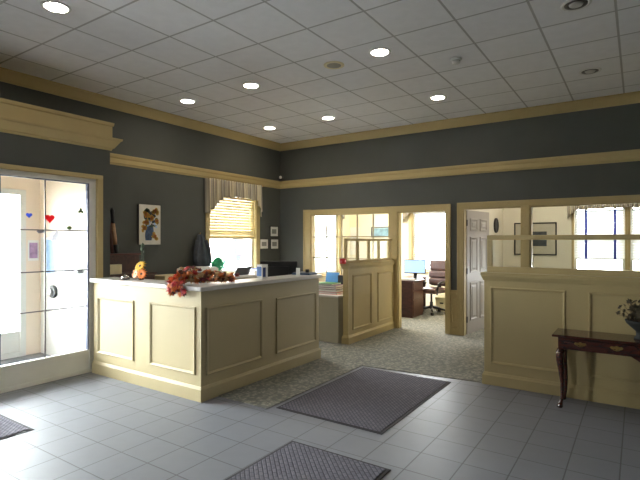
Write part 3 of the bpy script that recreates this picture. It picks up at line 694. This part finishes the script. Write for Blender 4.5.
# low pale credenza under the window with printer etc
t = thing('credenza', 'long low pale cabinet under the window behind the counter', 'cabinet', (XL+.3, 5.4, .006))
b = MB(); b.box(XL+.03, -5.62, 4.44, 7.1, .006, .93); b.build('body', 'desk_grey', t, bevel=.004)
b = MB(); b.box(XL+.07, -5.59, 4.42, 7.12, .93, .955); b.build('top', 'laminate', t, bevel=.004)
for k in range(4): MB(onL(-5.62)).box(4.47+k*.655, 4.47+k*.655+.63, 0, .016, .08, .90).build('door', 'desk_grey', t, bevel=.004)
o = thing('paper_tray', 'long pale tray on the low cabinet left of the printer', 'tray', (-5.9, 4.7, .956))
b = MB(); b.box(-6.08, -5.70, 4.46, 4.86, .956, .962); b.box(-6.08, -6.07, 4.46, 4.86, .962, 1.035); b.box(-5.71, -5.70, 4.46, 4.86, .962, 1.035); b.box(-6.07, -5.71, 4.46, 4.47, .962, 1.035); b.box(-6.07, -5.71, 4.85, 4.86, .962, 1.035); b.build('body', 'cream', o)
b = MB(); b.box(-6.05, -5.73, 4.48, 4.84, .963, 1.0); b.build('paper', 'paper', o)
t = thing('printer', 'white printer on the low cabinet below the hanging coat', 'printer', (-5.88, 5.23, .956))
b = MB(); b.box(-6.09, -5.68, 4.98, 5.50, .956, 1.115); b.build('body', 'white', t, bevel=.015)
b = MB(); b.box(-6.06, -5.70, 5.0, 5.48, 1.115, 1.128); b.build('lid', 'white', t, bevel=.006)
b = MB(); b.box(-5.68, -5.64, 5.06, 5.42, .985, 1.0); b.build('tray', 'midgrey', t, bevel=.003)
b = MB(); b.box(-5.684, -5.676, 5.08, 5.40, 1.03, 1.06); b.build('slot', 'black', t)

# coat on a wall hook
t = thing('hanging_coat', 'charcoal coat hanging on the dark wall beside the window', 'coat', (XL, 5.52, 1.66))
b = MB(); b.tube([(XL+.001, 5.52, 1.66), (XL+.05, 5.52, 1.66), (XL+.06, 5.52, 1.69)], .008); b.build('hook', 'brass', t)
b = MB(); R_ = []
for z, wd, dp, cx in ((1.665, .03, .03, 5.52), (1.62, .07, .05, 5.515), (1.54, .11, .06, 5.515), (1.42, .135, .065, 5.53), (1.28, .155, .07, 5.54), (1.16, .17, .075, 5.545), (1.12, .165, .07, 5.545)):
    R_.append([(XL+.012+dp*.9+dp*math.cos(2*PI*k/28)*(.9+.22*math.cos(7*2*PI*k/28)), cx+wd*math.sin(2*PI*k/28)*(1+.05*math.cos(5*2*PI*k/28)), z) for k in range(28)])
b.loops(R_, cap0=True, cap1=True, sm=True); b.build('cloth', 'coat', t)
for k in (-1, 1): MB().tube([(XL+.09, 5.52+k*.08, 1.56), (XL+.1, 5.525+k*.13, 1.42), (XL+.1, 5.53+k*.15, 1.25), (XL+.1, 5.53+k*.155, 1.17)], [.04, .045, .042, .04], 10).build('sleeve', 'coat', t)

t = thing('green_plant', 'bright green leafy plant in a white pot at the left of the window', 'potted plant', (-5.92, 5.72, .956))
MB().lathe((-5.92, 5.72, .956), [(.06, 0), (.08, .10), (.082, .11), (.074, .11), (.06, .02)], 20).build('pot', 'white', t)
b = MB()
for i in range(110):
    a, e = R(0, 2*PI), R(.1, 1); q = (-5.92+math.cos(a)*.10*e, 5.72+math.sin(a)*.15*e, 1.07+R(0, .18)*(1.2-e*.4)); leaf(b, q, R(.06, .1), (math.cos(a)+.5, math.sin(a), R(.2, 1)), (0, 0, 1))
b.build('foliage', 'teal', t)
t = thing('laptop', 'dark laptop screen standing open in front of the window', 'laptop', (-5.80, 6.1, .956))
fm = lambda u, n, z: (-5.86-n*.3+0*z, u, z)
b = MB(); b.prism([(-5.98, .957), (-5.74, .957), (-5.74, .972), (-5.98, .972)], 5.92, 6.28, 'y'); b.build('keyboard_base', 'darkgrey', t, bevel=.003)
b = MB(); b.prism([(-5.74, .972), (-5.728, .972), (-5.67, 1.10), (-5.682, 1.10)], 5.92, 6.28, 'y'); b.build('screen', 'darkgrey', t, bevel=.003)
t = thing('paper_pile', 'loose white papers and an open folder on the cabinet under the window', 'papers', (-5.8, 6.6, .956))
b = MB(); b.prism([(-6.0, 6.33), (-5.68, 6.36), (-5.7, 6.85), (-6.02, 6.8)], .956, 1.02, 'z'); b.build('stack', 'paper', t)
b = MB(); b.prism([(-5.98, 6.42), (-5.66, 6.5), (-5.72, 6.9), (-6.0, 6.82)], 1.021, 1.035, 'z'); b.build('folder', 'lightblue', t)
b = MB(); b.prism([(-5.9, 6.5), (-5.7, 6.54), (-5.74, 6.74), (-5.93, 6.7)], 1.036, 1.044, 'z'); b.build('dark_notebook', 'navy', t)

# three certificates
def picture(name, fmap, u0, u1, z0, z1, fw, fmat, mat_w, pm, label, cat='picture frame', dep=.02, group=None, mount='paper'):
    t = thing(name, label, cat, fmap((u0+u1)/2, 0, z0), group)
    MB(fmap).frame(u0, u1, z0, z1, [(0, .001), (0, dep), (fw*.4, dep+.004), (fw, dep-.004), (fw, .001)]).build('frame', fmat, t)
    MB(fmap).box(u0+fw*.9, u1-fw*.9, .001, .008, z0+fw*.9, z1-fw*.9).build('mount', mount, t)
    if pm: MB(fmap).box(u0+fw+mat_w, u1-fw-mat_w, .008, .010, z0+fw+mat_w, z1-fw-mat_w).build('print', pm, t)
    return t
picture('certificate', onL(), 7.40, 7.67, 1.635, 1.855, .014, 'frame_black', .05, 'art2', 'white certificate, upper one of three near the wall corner')
picture('certificate', onL(), 7.085, 7.355, 1.385, 1.595, .014, 'frame_black', .05, 'art2', 'white certificate, lower one of three nearest the window')
picture('certificate', onL(), 7.41, 7.68, 1.38, 1.595, .014, 'frame_black', .05, 'art2', 'white certificate, lower one of three right beside the wall corner')

# ------------------------------------------------------------------ blinds and valances
def blind(fmap, u0, u1, zb, zt, pitch, m, label, tapes=None, tilt=62, n0=-.035):
    t = thing('window_blind', label, 'blind', fmap((u0+u1)/2, n0, zb))
    MB(fmap).box(u0, u1, n0-.03, n0+.03, zt-.05, zt).build('head_rail', m, t, bevel=.004)
    b = MB(fmap); z = zb+.03; a = math.radians(tilt); h = pitch*.56
    while z < zt-.05:
        c, s = math.cos(a)*h, math.sin(a)*h
        b.loops([[(u, n0-c, z+s), (u, n0-.3*c+.003, z+.33*s), (u, n0+.3*c+.003, z-.3*s), (u, n0+c, z-s), (u, n0+.3*c, z-.3*s-.002), (u, n0-.3*c, z+.33*s-.002)] for u in (u0+.004, u1-.004)], cap0=True, cap1=True)
        z += pitch
    b.build('slats', m, t)
    MB(fmap).box(u0, u1, n0-.02, n0+.02, zb-.012, zb+.014).build('bottom_rail', m, t, bevel=.004)
    if tapes:
        for u in tapes[0]: MB(fmap).box(u-tapes[2], u+tapes[2], n0+pitch*.5+.006, n0+pitch*.5+.008, zb, zt).build('ladder_tape', tapes[1], t)
    return t
blind(onL(), WIN1[0]+.022, WIN1[1]-.022, 1.60, 2.44, .0508, 'blind', 'cream slatted blind half lowered in the left wall window', ([5.95, 6.80], 'blind', .003))
def valance(fmap, u0, u1, zt, zc, zl, zr, wl, wr, m, label, dep=.11, per=.07):
    t = thing('window_valance', label, 'valance', fmap((u0+u1)/2, 0, zc))
    b = MB(fmap); N = 150; rows = 9; L = []
    zbs = []
    for i in range(N+1):
        u = u0+(u1-u0)*i/N
        if u-u0 < wl: f = (u-u0)/wl; zb = zl+(zc-zl)*(round(f*5-.05)/5*.75+f*.25)
        elif u1-u < wr: f = (u1-u)/wr; zb = zr+(zc-zr)*(round(f*3-.05)/3*.75+f*.25)
        else: f = (u-u0-wl)/(u1-u0-wl-wr); zb = zc-.015*math.sin(PI*f*6)**2 + .02*math.sin(PI*f)
        zbs.append(min(zb, zt-.02))
    for r in range(rows+1):
        L.append([(u0+(u1-u0)*i/N, dep*(.92 if 4 < i < N-4 else (.02+.9*min(i, N-i)/5))+(.018+.02*r/rows)*math.sin(2*PI*(u1-u0)*i/N/per), zt+(zbs[i]-zt)*r/rows) for i in range(N+1)])
    b.loops(L, closed=False, sm=True); b.build('fabric', m, t, solid=.004)
    MB(fmap).box(u0+.02, u1-.02, .002, dep*.8, zt-.02, zt-.004).build('mounting_board', 'trim', t)
    return t
valance(onL(), 5.665, 7.11, 2.632, 2.335, 2.03, 2.02, .36, .22, 'valx', 'striped fabric valance with side tails over the left wall window', per=.095)
valance(onL(XL+.012), 8.72, 10.2, 2.42, 2.20, 2.06, 2.06, .16, .16, 'valx', 'valance over the left office window')
valance(onB(YE), -4.70, -3.37, 2.5, 2.26, 1.99, 1.99, .24, .28, 'valy', 'valance with tails over the far office window')
valance(onB(YE), -1.17, .86, 2.5, 2.16, 2.0, 2.0, .17, .17, 'valy', 'valance with tails over the right office windows')
blind(onB(YE), WIN4[0]+.022, WIN4[1]-.022, 1.2, 2.23, .05, 'blindwhite', 'white slatted blind with blue tapes in the right office window', ([-.845, -.363], 'tape', .02), 62)
blind(onB(YE), WIN5[0]+.022, WIN5[1]-.022, 1.2, 2.23, .05, 'blindwhite', 'white slatted blind right of the blue taped one', ([.1, .55], 'tape', .02), 62)
blind(onB(YE), WIN3[0]+.022, WIN3[1]-.022, .98, 2.23, .05, 'blindwhite', 'white slatted blind behind the office desk', None, 20)

# ------------------------------------------------------------------ return desk with books, next to the partition
t = thing('return_desk', 'putty grey desk with a white top between counter and panelled partition', 'desk', (-4.3, 6.4, .006))
b = MB(); b.box(-5.3, -3.75, 6.08, 6.11, .006, .69); b.box(-5.3, -5.27, 6.11, 6.86, .006, .69); b.box(-3.78, -3.75, 6.11, 6.86, .006, .69); b.build('panel', 'desk_grey', t)
b = MB(); b.box(-5.33, -3.74, 6.05, 6.9, .69, .72); b.build('worktop', 'laminate', t, bevel=.004)
z = .721
for k, (m, w0, h, lab) in enumerate((('pink', .40, .035, 'pinkish book at the bottom of the pile on the putty desk'), ('midgrey', .38, .04, 'grey book second from the bottom of the pile'), ('leafbrown', .37, .03, 'brown book in the middle of the pile'), ('purple', .36, .035, 'mauve book fourth up the pile on the putty desk'), ('green', .30, .025, 'green book topping the pile under the blue folder'))):
    x0 = -4.24+.012*(k % 2); t = thing('book', lab, 'book', (x0+.2, 6.35, z), 'books piled on the putty desk')
    b = MB(); b.box(x0, x0+w0, 6.2, 6.48, z, z+.004); b.box(x0, x0+w0, 6.2, 6.48, z+h-.005, z+h-.001); b.box(x0, x0+.006, 6.2, 6.48, z+.004, z+h-.005); b.build('cover', m, t)
    MB().box(x0+.007, x0+w0-.006, 6.205, 6.475, z+.0045, z+h-.0055).build('pages', 'paper', t)
    z += h
t = thing('folder', 'bright blue folder propped upright on the putty desk', 'folder', (-4.1, 6.6, .721))
b = MB(); b.prism([(6.56, .722), (6.575, .722), (6.65, 1.03), (6.635, 1.03)], -4.32, -4.07, 'x'); b.build('cover', 'blue', t)
b = MB(); b.prism([(6.577, .723), (6.585, .723), (6.658, 1.02), (6.651, 1.02)], -4.315, -4.075, 'x'); b.build('pages', 'paper', t)
t = thing('speaker_box', 'small black box beside the blue folder', 'box', (-3.93, 6.60, .721))
MB().box(-4.05, -3.93, 6.55, 6.65, .721, .995).build('body', 'black', t, bevel=.006)
MB(onB(6.55)).box(-4.04, -3.94, .0005, .004, .76, .98).build('grille', 'darkgrey', t)
t = thing('tray', 'black letter tray holding papers left of the book pile', 'tray', (-4.4, 6.3, .721))
b = MB(); b.box(-4.60, -4.27, 6.16, 6.42, .721, .727); b.box(-4.60, -4.27, 6.16, 6.42, .78, .786); b.box(-4.60, -4.27, 6.41, 6.42, .727, .81); b.box(-4.60, -4.59, 6.16, 6.42, .727, .81); b.box(-4.28, -4.27, 6.16, 6.42, .727, .81); b.build('frame', 'black', t)
b = MB(); b.box(-4.58, -4.29, 6.17, 6.40, .787, .83); b.build('upper_papers', 'paper', t)
b = MB(); b.box(-4.58, -4.29, 6.165, 6.40, .8305, .842); b.build('pink_papers', 'pink', t)
b = MB(); b.box(-4.57, -4.30, 6.165, 6.40, .7275, .742); b.build('lower_papers', 'paper', t)
t = thing('red_box', 'little red box on the end of the partition ledge', 'box', (-3.64, 6.09, 1.211))
MB().box(-3.715, -3.62, 6.055, 6.095, 1.2105, 1.285).build('body', 'red', t, bevel=.004)
b = MB(onB(6.055)); b.box(-3.70, -3.67, .0003, .002, 1.225, 1.255); b.build('pale_patch', 'pink', t)

# ------------------------------------------------------------------ far office: desk, monitor, chair, box, pictures
t = thing('office_desk', 'dark cherry L-shaped desk in the far office', 'desk', (-4.0, 9.5, .006))
b = MB(); b.prism([(-5.2, 8.86), (-3.72, 8.86), (-3.72, 9.50), (-3.98, 9.56), (-3.98, 10.3), (-4.4, 10.3), (-4.4, 9.55), (-5.2, 9.55)], .72, .752, 'z'); b.build('desktop', 'desk_wood', t, bevel=.005)
MB().box(-4.12, -3.75, 8.91, 9.47, .006, .72).build('pedestal', 'desk_wood', t, bevel=.004); MB().box(-5.15, -4.8, 8.91, 9.53, .006, .72).build('pedestal', 'desk_wood', t, bevel=.004); MB().box(-4.8, -4.12, 9.3, 9.33, .2, .72).build('modesty_panel', 'desk_wood', t)
MB().box(-4.36, -4.0, 10.23, 10.27, .006, .72).build('end_panel', 'desk_wood', t); MB().box(-4.38, -4.34, 9.55, 10.22, .1, .72).build('return_panel', 'desk_wood', t)
for z0, z1 in ((.05, .36), (.38, .54), (.56, .70)): MB(onL(-3.75)).box(8.93, 9.45, 0, .014, z0, z1).build('drawer', 'desk_wood', t, bevel=.003)
monitor('computer_monitor', 'thin monitor with a lit blue screen on the dark office desk', (-3.86, 9.30, .753), .15, .45, .29, .12, 'screen')
t = thing('keyboard', 'pale keyboard on the dark office desk', 'keyboard', (-4.0, 9.15, .753))
MB().box(-4.15, -3.80, 9.06, 9.2, .753, .772).build('body', 'white', t, bevel=.005)
b = MB()
for r in range(4):
    for k in range(12): b.box(-4.14+k*.027, -4.14+k*.027+.022, 9.07+r*.03, 9.095+r*.03, .772, .777)
b.build('keys', 'paper', t)
t = thing('paper_sheet', 'white papers lying beside the keyboard on the office desk', 'papers', (-4.45, 9.1, .753))
b = MB(); b.prism([(-4.6, 9.0), (-4.25, 9.02), (-4.25, 9.3), (-4.6, 9.28)], .753, .765, 'z'); b.build('stack', 'paper', t)

ch = thing('office_chair', 'brown leather high-back swivel chair at the office desk', 'chair', (-3.66, 9.72, .006), None, -.2)
def rbox(b, x0, x1, y0, y1, z0, z1): return b.box(x0, x1, y0, y1, z0, z1)
b = MB(); b.box(-.25, .25, -.26, .24, .44, .55); b.build('seat', 'leather', ch, bevel=.05, seg=4, local=True)
b = MB()
for k, (z0, z1, w) in enumerate(((.58, .74, .23), (.74, .90, .25), (.90, 1.13, .24))):
    y = .23+k*.025; b.box(-w, w, y, y+.11, z0+.002, z1-.002)
b.build('backrest', 'leather', ch, bevel=.045, seg=4, local=True)
b = MB(); b.box(-.22, .22, .335, .365, .56, 1.08); b.build('back_shell', 'leather', ch, bevel=.012, local=True)
b = MB()
b.tube([(-.28, .22, .62), (-.30, .1, .68), (-.31, -.1, .69), (-.30, -.2, .66), (-.28, -.22, .55), (-.2, -.1, .43)], .022, 8); b.build('armrest', 'black', ch, local=True)
b = MB(); b.tube([(.28, .22, .62), (.30, .1, .68), (.31, -.1, .69), (.30, -.2, .66), (.28, -.22, .55), (.2, -.1, .43)], .022, 8); b.build('armrest', 'black', ch, local=True)
b = MB(); b.lathe((0, 0, .1), [(.035, 0), (.035, .14), (.022, .15), (.022, .31), (.09, .33), (.09, .345)], 16); b.tube([(0, .1, .42), (0, .34, .45), (0, .36, .62)], .025, 8); b.build('column', 'black', ch, local=True)
for k in range(5):
    a = 2*PI*k/5+.3; l = MB(); l.tube([(.03*math.cos(a), .03*math.sin(a), .14), (.18*math.cos(a), .18*math.sin(a), .11), (.31*math.cos(a), .31*math.sin(a), .085)], [.028, .024, .018], 8); o = l.build('base_leg', 'black', ch, local=True)
    w = MB(); w.lathe((.31*math.cos(a)-.02, .31*math.sin(a), .033), [(.032, 0), (.034, .01), (.034, .03), (.032, .04)], 14, 'x'); w.tube([(.31*math.cos(a), .31*math.sin(a), .085), (.31*math.cos(a), .31*math.sin(a), .05)], .008, 6); w.build('caster', 'black', o, local=True)
t = thing('file_box', 'pale cream storage box on the carpet beside the leather chair', 'box', (-3.54, 10.27, .006))
b = MB(); b.box(-3.72, -3.36, 10.12, 10.42, .006, .27); b.build('body', 'cream', t, bevel=.006)
b = MB(); b.box(-3.73, -3.35, 10.11, 10.43, .27, .31); b.build('lid', 'cream', t, bevel=.006)
b = MB(onB(10.12)); b.box(-3.62, -3.54, .0005, .004, .17, .2); b.build('hand_hole', 'black', t)
picture('landscape_picture', onB(YE), -5.56, -4.98, 1.64, 1.90, .02, 'frame_black', .01, 'art', 'wide blue green landscape picture in the left office')
poster('wall_planner', onB(YE), -6.17, -5.9, 1.2, 1.9, 'paper', 'large pale sheet in the left office wall corner', None, 'poster')
picture('framed_print', onB(YE), -2.17, -1.36, 1.26, 1.93, .025, 'frame_black', .16, 'artdark', 'black framed grey print behind the right office glazing', mount='desk_grey')
t = thing('wall_clock', 'dark round clock seen edge-on beside the open office door', 'clock', (-2.4, 9.95, 1.86))
fm = onL(-2.40)
MB(fm).lathe((9.95, 0, 1.865), [(.15, .001), (.15, .03), (.135, .036), (.13, .02)], 28, 'y').build('rim', 'frame_black', t)
MB(fm).lathe((9.95, 0, 1.865), [(.132, .004), (.132, .016), (0, .016)], 28, 'y').build('dial', 'paper', t)
b = MB(fm); b.box(9.945, 9.955, .017, .02, 1.865, 1.96); b.box(9.95, 10.02, .017, .02, 1.86, 1.87); b.build('hands', 'black', t)

# ------------------------------------------------------------------ ceiling fittings
def downlight(loc, lit, label):
    t = thing('recessed_light', label, 'ceiling light', loc, 'recessed ceiling lights')
    MB().lathe(loc, [(.118, 0), (.116, -.006), (.095, -.009), (.09, -.006), (.088, -.001)], 32).build('trim_ring', 'white', t)
    if lit: MB().lathe(loc, [(.088, -.0015), (.085, -.006), (.05, -.012), (0, -.014)], 32).build('lens', 'lamp', t)
    else:
        MB().lathe(loc, [(.09, -.002), (.0885, -.008), (.06, -.0075), (.055, -.003)], 32).build('reflector', 'can', t)
        MB().lathe(loc, [(.056, -.003), (.05, -.014), (.03, -.02), (0, -.022)], 24).build('lens', 'lampoff', t)
    return t
for (x, y), lit, lab in (((-4.14, 2.11), 1, 'lit recessed ceiling light nearest the glass entrance door'),
        ((-5.36, 4.58), 1, 'lit recessed ceiling light beside the crown moulding above the left wall'),
        ((-4.14, 4.575), 1, 'lit recessed ceiling light above the middle of the reception counter'),
        ((-5.42, 6.47), 1, 'lit recessed ceiling light nearest the dark corner of the two walls'),
        ((-2.275, 4.53), 1, 'lit recessed ceiling light right of the round ceiling speaker'),
        ((-4.19, 6.48), 1, 'lit recessed ceiling light in front of the left office screen'),
        ((-2.32, 6.415), 1, 'lit recessed ceiling light in front of the office doorway'),
        ((-.436, 4.535), 0, 'unlit recessed ceiling light at the top edge, nearest the camera'),
        ((-.47, 6.415), 0, 'unlit recessed ceiling light near the right back wall crown')):
    downlight((x, y, HC), lit, lab)
def added_office_lamp(x, y, label, watts):  # unseen lamps, added to brighten the office walls
    t = thing('added_ceiling_lamp', label, 'ceiling light', (x, y, HC))
    MB().lathe((x, y, HC), [(.2, 0), (.2, -.03), (.18, -.035)], 32).build('base', 'white', t)
    MB().lathe((x, y, HC-.035), [(.18, 0), (.17, -.05), (.1, -.09), (0, -.1)], 32).build('shade', 'lamp', t)
    l = bpy.data.lights.new('added_bulb', 'POINT'); l.energy = watts; l.shadow_soft_size = .1; l.color = (1, .93, .82)
    o = bpy.data.objects.new('added_bulb', l); COL.objects.link(o); o.parent = t; o.location = (0, 0, -.25)
added_office_lamp(-4.6, 9.1, 'added unseen round ceiling lamp in the left office', 75)
added_office_lamp(-.9, 9.0, 'added unseen round ceiling lamp in the right office', 13)
t = thing('ceiling_speaker', 'round cream ceiling speaker grille', 'ceiling speaker', (-2.876, 4.57, HC))
MB().lathe((-2.876, 4.57, HC), [(.118, 0), (.118, -.006), (.10, -.012), (.09, -.008)], 32).build('rim', 'cream', t)
MB().lathe((-2.876, 4.57, HC), [(.091, -.003), (.08, -.009), (0, -.011)], 32).build('grille', mat('speaker_grille', (170, 164, 148), .6), t)
t = thing('smoke_detector', 'small white smoke detector on the ceiling', 'smoke detector', (-1.665, 5.17, HC))
MB().lathe((-1.665, 5.17, HC), [(.06, 0), (.06, -.012), (.05, -.02)], 24).build('base', 'white', t)
MB().lathe((-1.665, 5.17, HC-.02), [(.045, 0), (.045, -.025), (.03, -.036), (0, -.036)], 24).build('sensor', 'white', t)
t = thing('security_camera', 'small camera on the rail in the dark wall corner', 'camera', (-6.09, 7.64, 2.786))
MB().lathe((-6.09, 7.64, 2.786), [(.04, 0), (.04, .012), (.03, .016)], 16).build('mount', 'black', t)
MB().ball((-6.09, 7.64, 2.845), .055, 14).build('housing', 'darkgrey', t)
MB().lathe((-6.065, 7.592, 2.85), [(.03, 0), (.03, -.012), (0, -.018)], 14, 'y').build('lens_ring', 'white', t)

# ------------------------------------------------------------------ floor mats
def floor_mat(x0, x1, y0, y1, z, label):
    t = thing('floor_mat', label, 'floor mat', ((x0+x1)/2, (y0+y1)/2, z), 'entrance floor mats')
    b = MB(); b.loops([[(x0+a, y0+a, h), (x1-a, y0+a, h), (x1-a, y1-a, h), (x0+a, y1-a, h)] for a, h in ((0, z), (.004, z+.004), (.03, z+.006))], cap0=True, cap1=True); b.build('rubber_backing', 'rubber', t)
    b = MB(); b.box(x0+.03, x1-.03, y0+.03, y1-.03, z+.006, z+.011); b.build('pile', 'mat', t, bevel=.002)
floor_mat(-2.79, -1.70, 3.42, 5.115, .001, 'long grey mat on the tiles beside the reception counter')
floor_mat(-2.225, -1.385, 1.2, 2.93, .001, 'grey mat in front of the long one, cut by the picture bottom')
floor_mat(-4.98, -4.115, .5, 1.925, .001, 'grey mat on the tiles in front of the glass entrance door')

# ------------------------------------------------------------------ console table and dried arrangement
ct = thing('console_table', 'dark mahogany console table with two brass drawer pulls against the half wall', 'console table', (.08, 5.05, 0))
X0, X1, Y0, Y1, H = -.665, .72, 4.845, 5.232, .685
b = MB(); b.box(X0, X1, Y0, Y1, H-.022, H); b.build('top', 'mahogany', ct, bevel=.007, seg=3)
b = MB(); b.box(X0+.07, X1-.07, Y0+.05, Y0+.065, H-.135, H-.022); b.box(X0+.07, X1-.07, Y1-.05, Y1-.035, H-.135, H-.022); b.box(X0+.055, X0+.07, Y0+.06, Y1-.04, H-.135, H-.022); b.box(X1-.07, X1-.055, Y0+.06, Y1-.04, H-.135, H-.022)
ap = [(-.05, H-.135), (0, H-.165), (.03, H-.185), (.08, H-.155), (.13, H-.185), (.16, H-.165), (.21, H-.135)]
b.loops([[(x, Y0+.05, z) for x, z in ap]+[(.21, Y0+.05, H-.13), (-.05, Y0+.05, H-.13)], [(x, Y0+.065, z) for x, z in ap]+[(.21, Y0+.065, H-.13), (-.05, Y0+.065, H-.13)]], cap0=True, cap1=True)
b.build('apron', 'mahogany', ct)
for x0, x1, hx in ((-.565, .035, (-.435, -.155)), (.065, .625, (.21, .49))):
    b = MB(); b.box(x0, x1, Y0+.038, Y0+.05, H-.122, H-.034); dr = b.build('drawer', 'mahogany', ct, bevel=.004)
    for k in hx:
        b = MB(onB(Y0+.038)); zz = H-.072
        b.loops([[(k+p, h, zz+q) for p, q in ((-.05, .0), (-.04, .014), (-.02, .01), (0, .02), (.02, .01), (.04, .014), (.05, 0), (.035, -.014), (.012, -.01), (0, -.018), (-.012, -.01), (-.035, -.014))] for h in (.0005, .003)], cap0=True, cap1=True)
        b.tube([(k-.034, .004, zz+.004), (k-.034, .014, zz), (k-.02, .018, zz-.016), (k, .018, zz-.02), (k+.02, .018, zz-.016), (k+.034, .014, zz), (k+.034, .004, zz+.004)], .003, 6)
        b.build('pull', 'brass', dr)
for sx, x in ((-1, X0+.075), (1, X1-.075)):
    for sy, y in ((-1, Y0+.072), (1, Y1-.055)):
        b = MB(); b.box(x-.028, x+.028, y-.02 if sy < 0 else y-.028, y+.028 if sy < 0 else y+.02, H-.14, H-.022)
        d_ = Vector((sx, sy*(.8 if sy < 0 else .2), 0)).normalized()
        prof = ((H-.14, .006, .034), (H-.18, .016, .038), (H-.24, .017, .033), (H-.34, .006, .025), (H-.46, -.006, .018), (H-.58, -.004, .0145), (H-.64, .008, .017), (H-.667, .018, .026), (.004, .02, .022))
        b.tube([(x+d_.x*o_, y+d_.y*o_, z) for z, o_, r in prof], [r for *_, r in prof], 12); b.build('leg', 'mahogany', ct)
da = thing('dried_arrangement', 'dark pot of dried spiky foliage on the console table', 'potted plant', (.025, 5.03, H+.001))
MB().lathe((.025, 5.03, H+.001), [(.055, 0), (.058, .01), (.04, .03), (.042, .07), (.075, .10), (.115, .14), (.125, .165), (.118, .168), (.09, .13), (.05, .1)], 28).build('urn', 'pot', da)
b, l = MB(), MB()
for i in range(60):
    a, e = R(0, 2*PI), R(.15, 1.1); p0 = Vector((.025, 5.03, H+.13)); dr = Vector((math.cos(a)*math.sin(e), math.sin(a)*math.sin(e)*.8, math.cos(e))); ln = R(.12, .24)
    p1 = p0+dr*ln*.6; p2 = p0+dr*ln+Vector((0, 0, -.02))
    b.tube([p0, p1, p2], [.003, .0025, .0012], 5)
    for k in range(3): q = p0+dr*ln*(.5+.22*k); leaf(l, q, R(.03, .055), (R(-1, 1), R(-1, .2), R(0, 1)), dr)
b.build('twigs', 'twig', da); l.build('dried_leaves', mat('dull_dried_leaf', (70, 62, 44), .8, var=.4, scale=30), da)

# ------------------------------------------------------------------ outdoors
struct(MB().box(-60, 60, -60, 80, -.3, -.12).build('ground', 'concrete'))
t = thing('neighbour_house', 'pale pink house outside the left wall window', 'house', (-30, 26, -.12))
b = MB(); b.box(-36, -28, 22, 40, -.12, 4.2); b.build('wall', 'pinkwall', t)
b = MB(); b.prism([(21.4, 4.2), (40.6, 4.2), (31, 7.8)], -36.4, -27.6, 'x'); b.build('roof', 'roof', t)
for y, w_ in ((24.6, 1.0), (26.6, .85), (27.65, .6), (33, 1.0)):
    f = MB(onL(-28)); f.frame(y, y+w_, .3, 1.2, [(0, 0), (0, .06), (.08, .06), (.08, 0)]); o = f.build('window', 'whiteout', t)
    MB(onL(-28)).box(y+.08, y+w_-.08, .001, .02, .38, 1.12).build('pane', 'pane_out', o)
b = MB(onL(-28)); b.box(28.6, 29.9, .001, .03, -.1, 2.0); b.build('door_surround', mat('rosy_surround', (90, 78, 76), .9, spec=0), t)
b = MB(onL(-28)); b.box(28.8, 29.7, .03, .05, -.08, 1.9); b.build('door', 'pane_out', t)

# ------------------------------------------------------------------ world, portals, camera
W = bpy.data.worlds.new('daylight'); S.world = W; W.use_nodes = True
bg = W.node_tree.nodes['Background']; bg.inputs['Color'].default_value = (.95, .965, 1.0, 1); bg.inputs['Strength'].default_value = 43
def portal(name, loc, rot, sx, sy):
    l = bpy.data.lights.new(name, 'AREA'); l.shape = 'RECTANGLE'; l.size = sx; l.size_y = sy; l.cycles.is_portal = True
    o = bpy.data.objects.new(name, l); COL.objects.link(o); o.location = loc; o.rotation_euler = rot
for W_ in (WIN1, WIN2): portal('daylight_portal', (XL-.2, (W_[0]+W_[1])/2, (W_[2]+W_[3])/2), (0, -PI/2, 0), W_[3]-W_[2], W_[1]-W_[0])
for W_ in (WIN3, WIN4, WIN5): portal('daylight_portal', ((W_[0]+W_[1])/2, YE+.2, (W_[2]+W_[3])/2), (-PI/2, 0, 0), W_[1]-W_[0], W_[3]-W_[2])
for W_ in WINF: portal('daylight_portal', ((W_[0]+W_[1])/2, YF-.2, (W_[2]+W_[3])/2), (PI/2, 0, 0), W_[1]-W_[0], W_[3]-W_[2])
portal('daylight_portal', (-7.1, 1.8, 1.2), (0, -PI/2, 0), 2.1, 2.6)

th = math.atan(318/473.8)
cam = bpy.data.cameras.new('camera'); co = bpy.data.objects.new('camera', cam); COL.objects.link(co); S.camera = co
co.location = (0, 0, 1.55); co.rotation_euler = (PI/2, 0, th)
cam.sensor_width = 36; cam.lens = 473.8/640*36; cam.shift_y = 1/640; cam.clip_start = .05; cam.clip_end = 300
S.view_settings.view_transform = 'Standard'; S.view_settings.look = 'None'; S.view_settings.gamma = 1; S.view_settings.use_curve_mapping = False
S.view_settings.exposure = .42
S.cycles.max_bounces = 10; S.cycles.diffuse_bounces = 6; S.cycles.glossy_bounces = 4; S.cycles.transparent_max_bounces = 16; S.cycles.transmission_bounces = 6
S.cycles.use_denoising = True; S.cycles.sample_clamp_indirect = 8
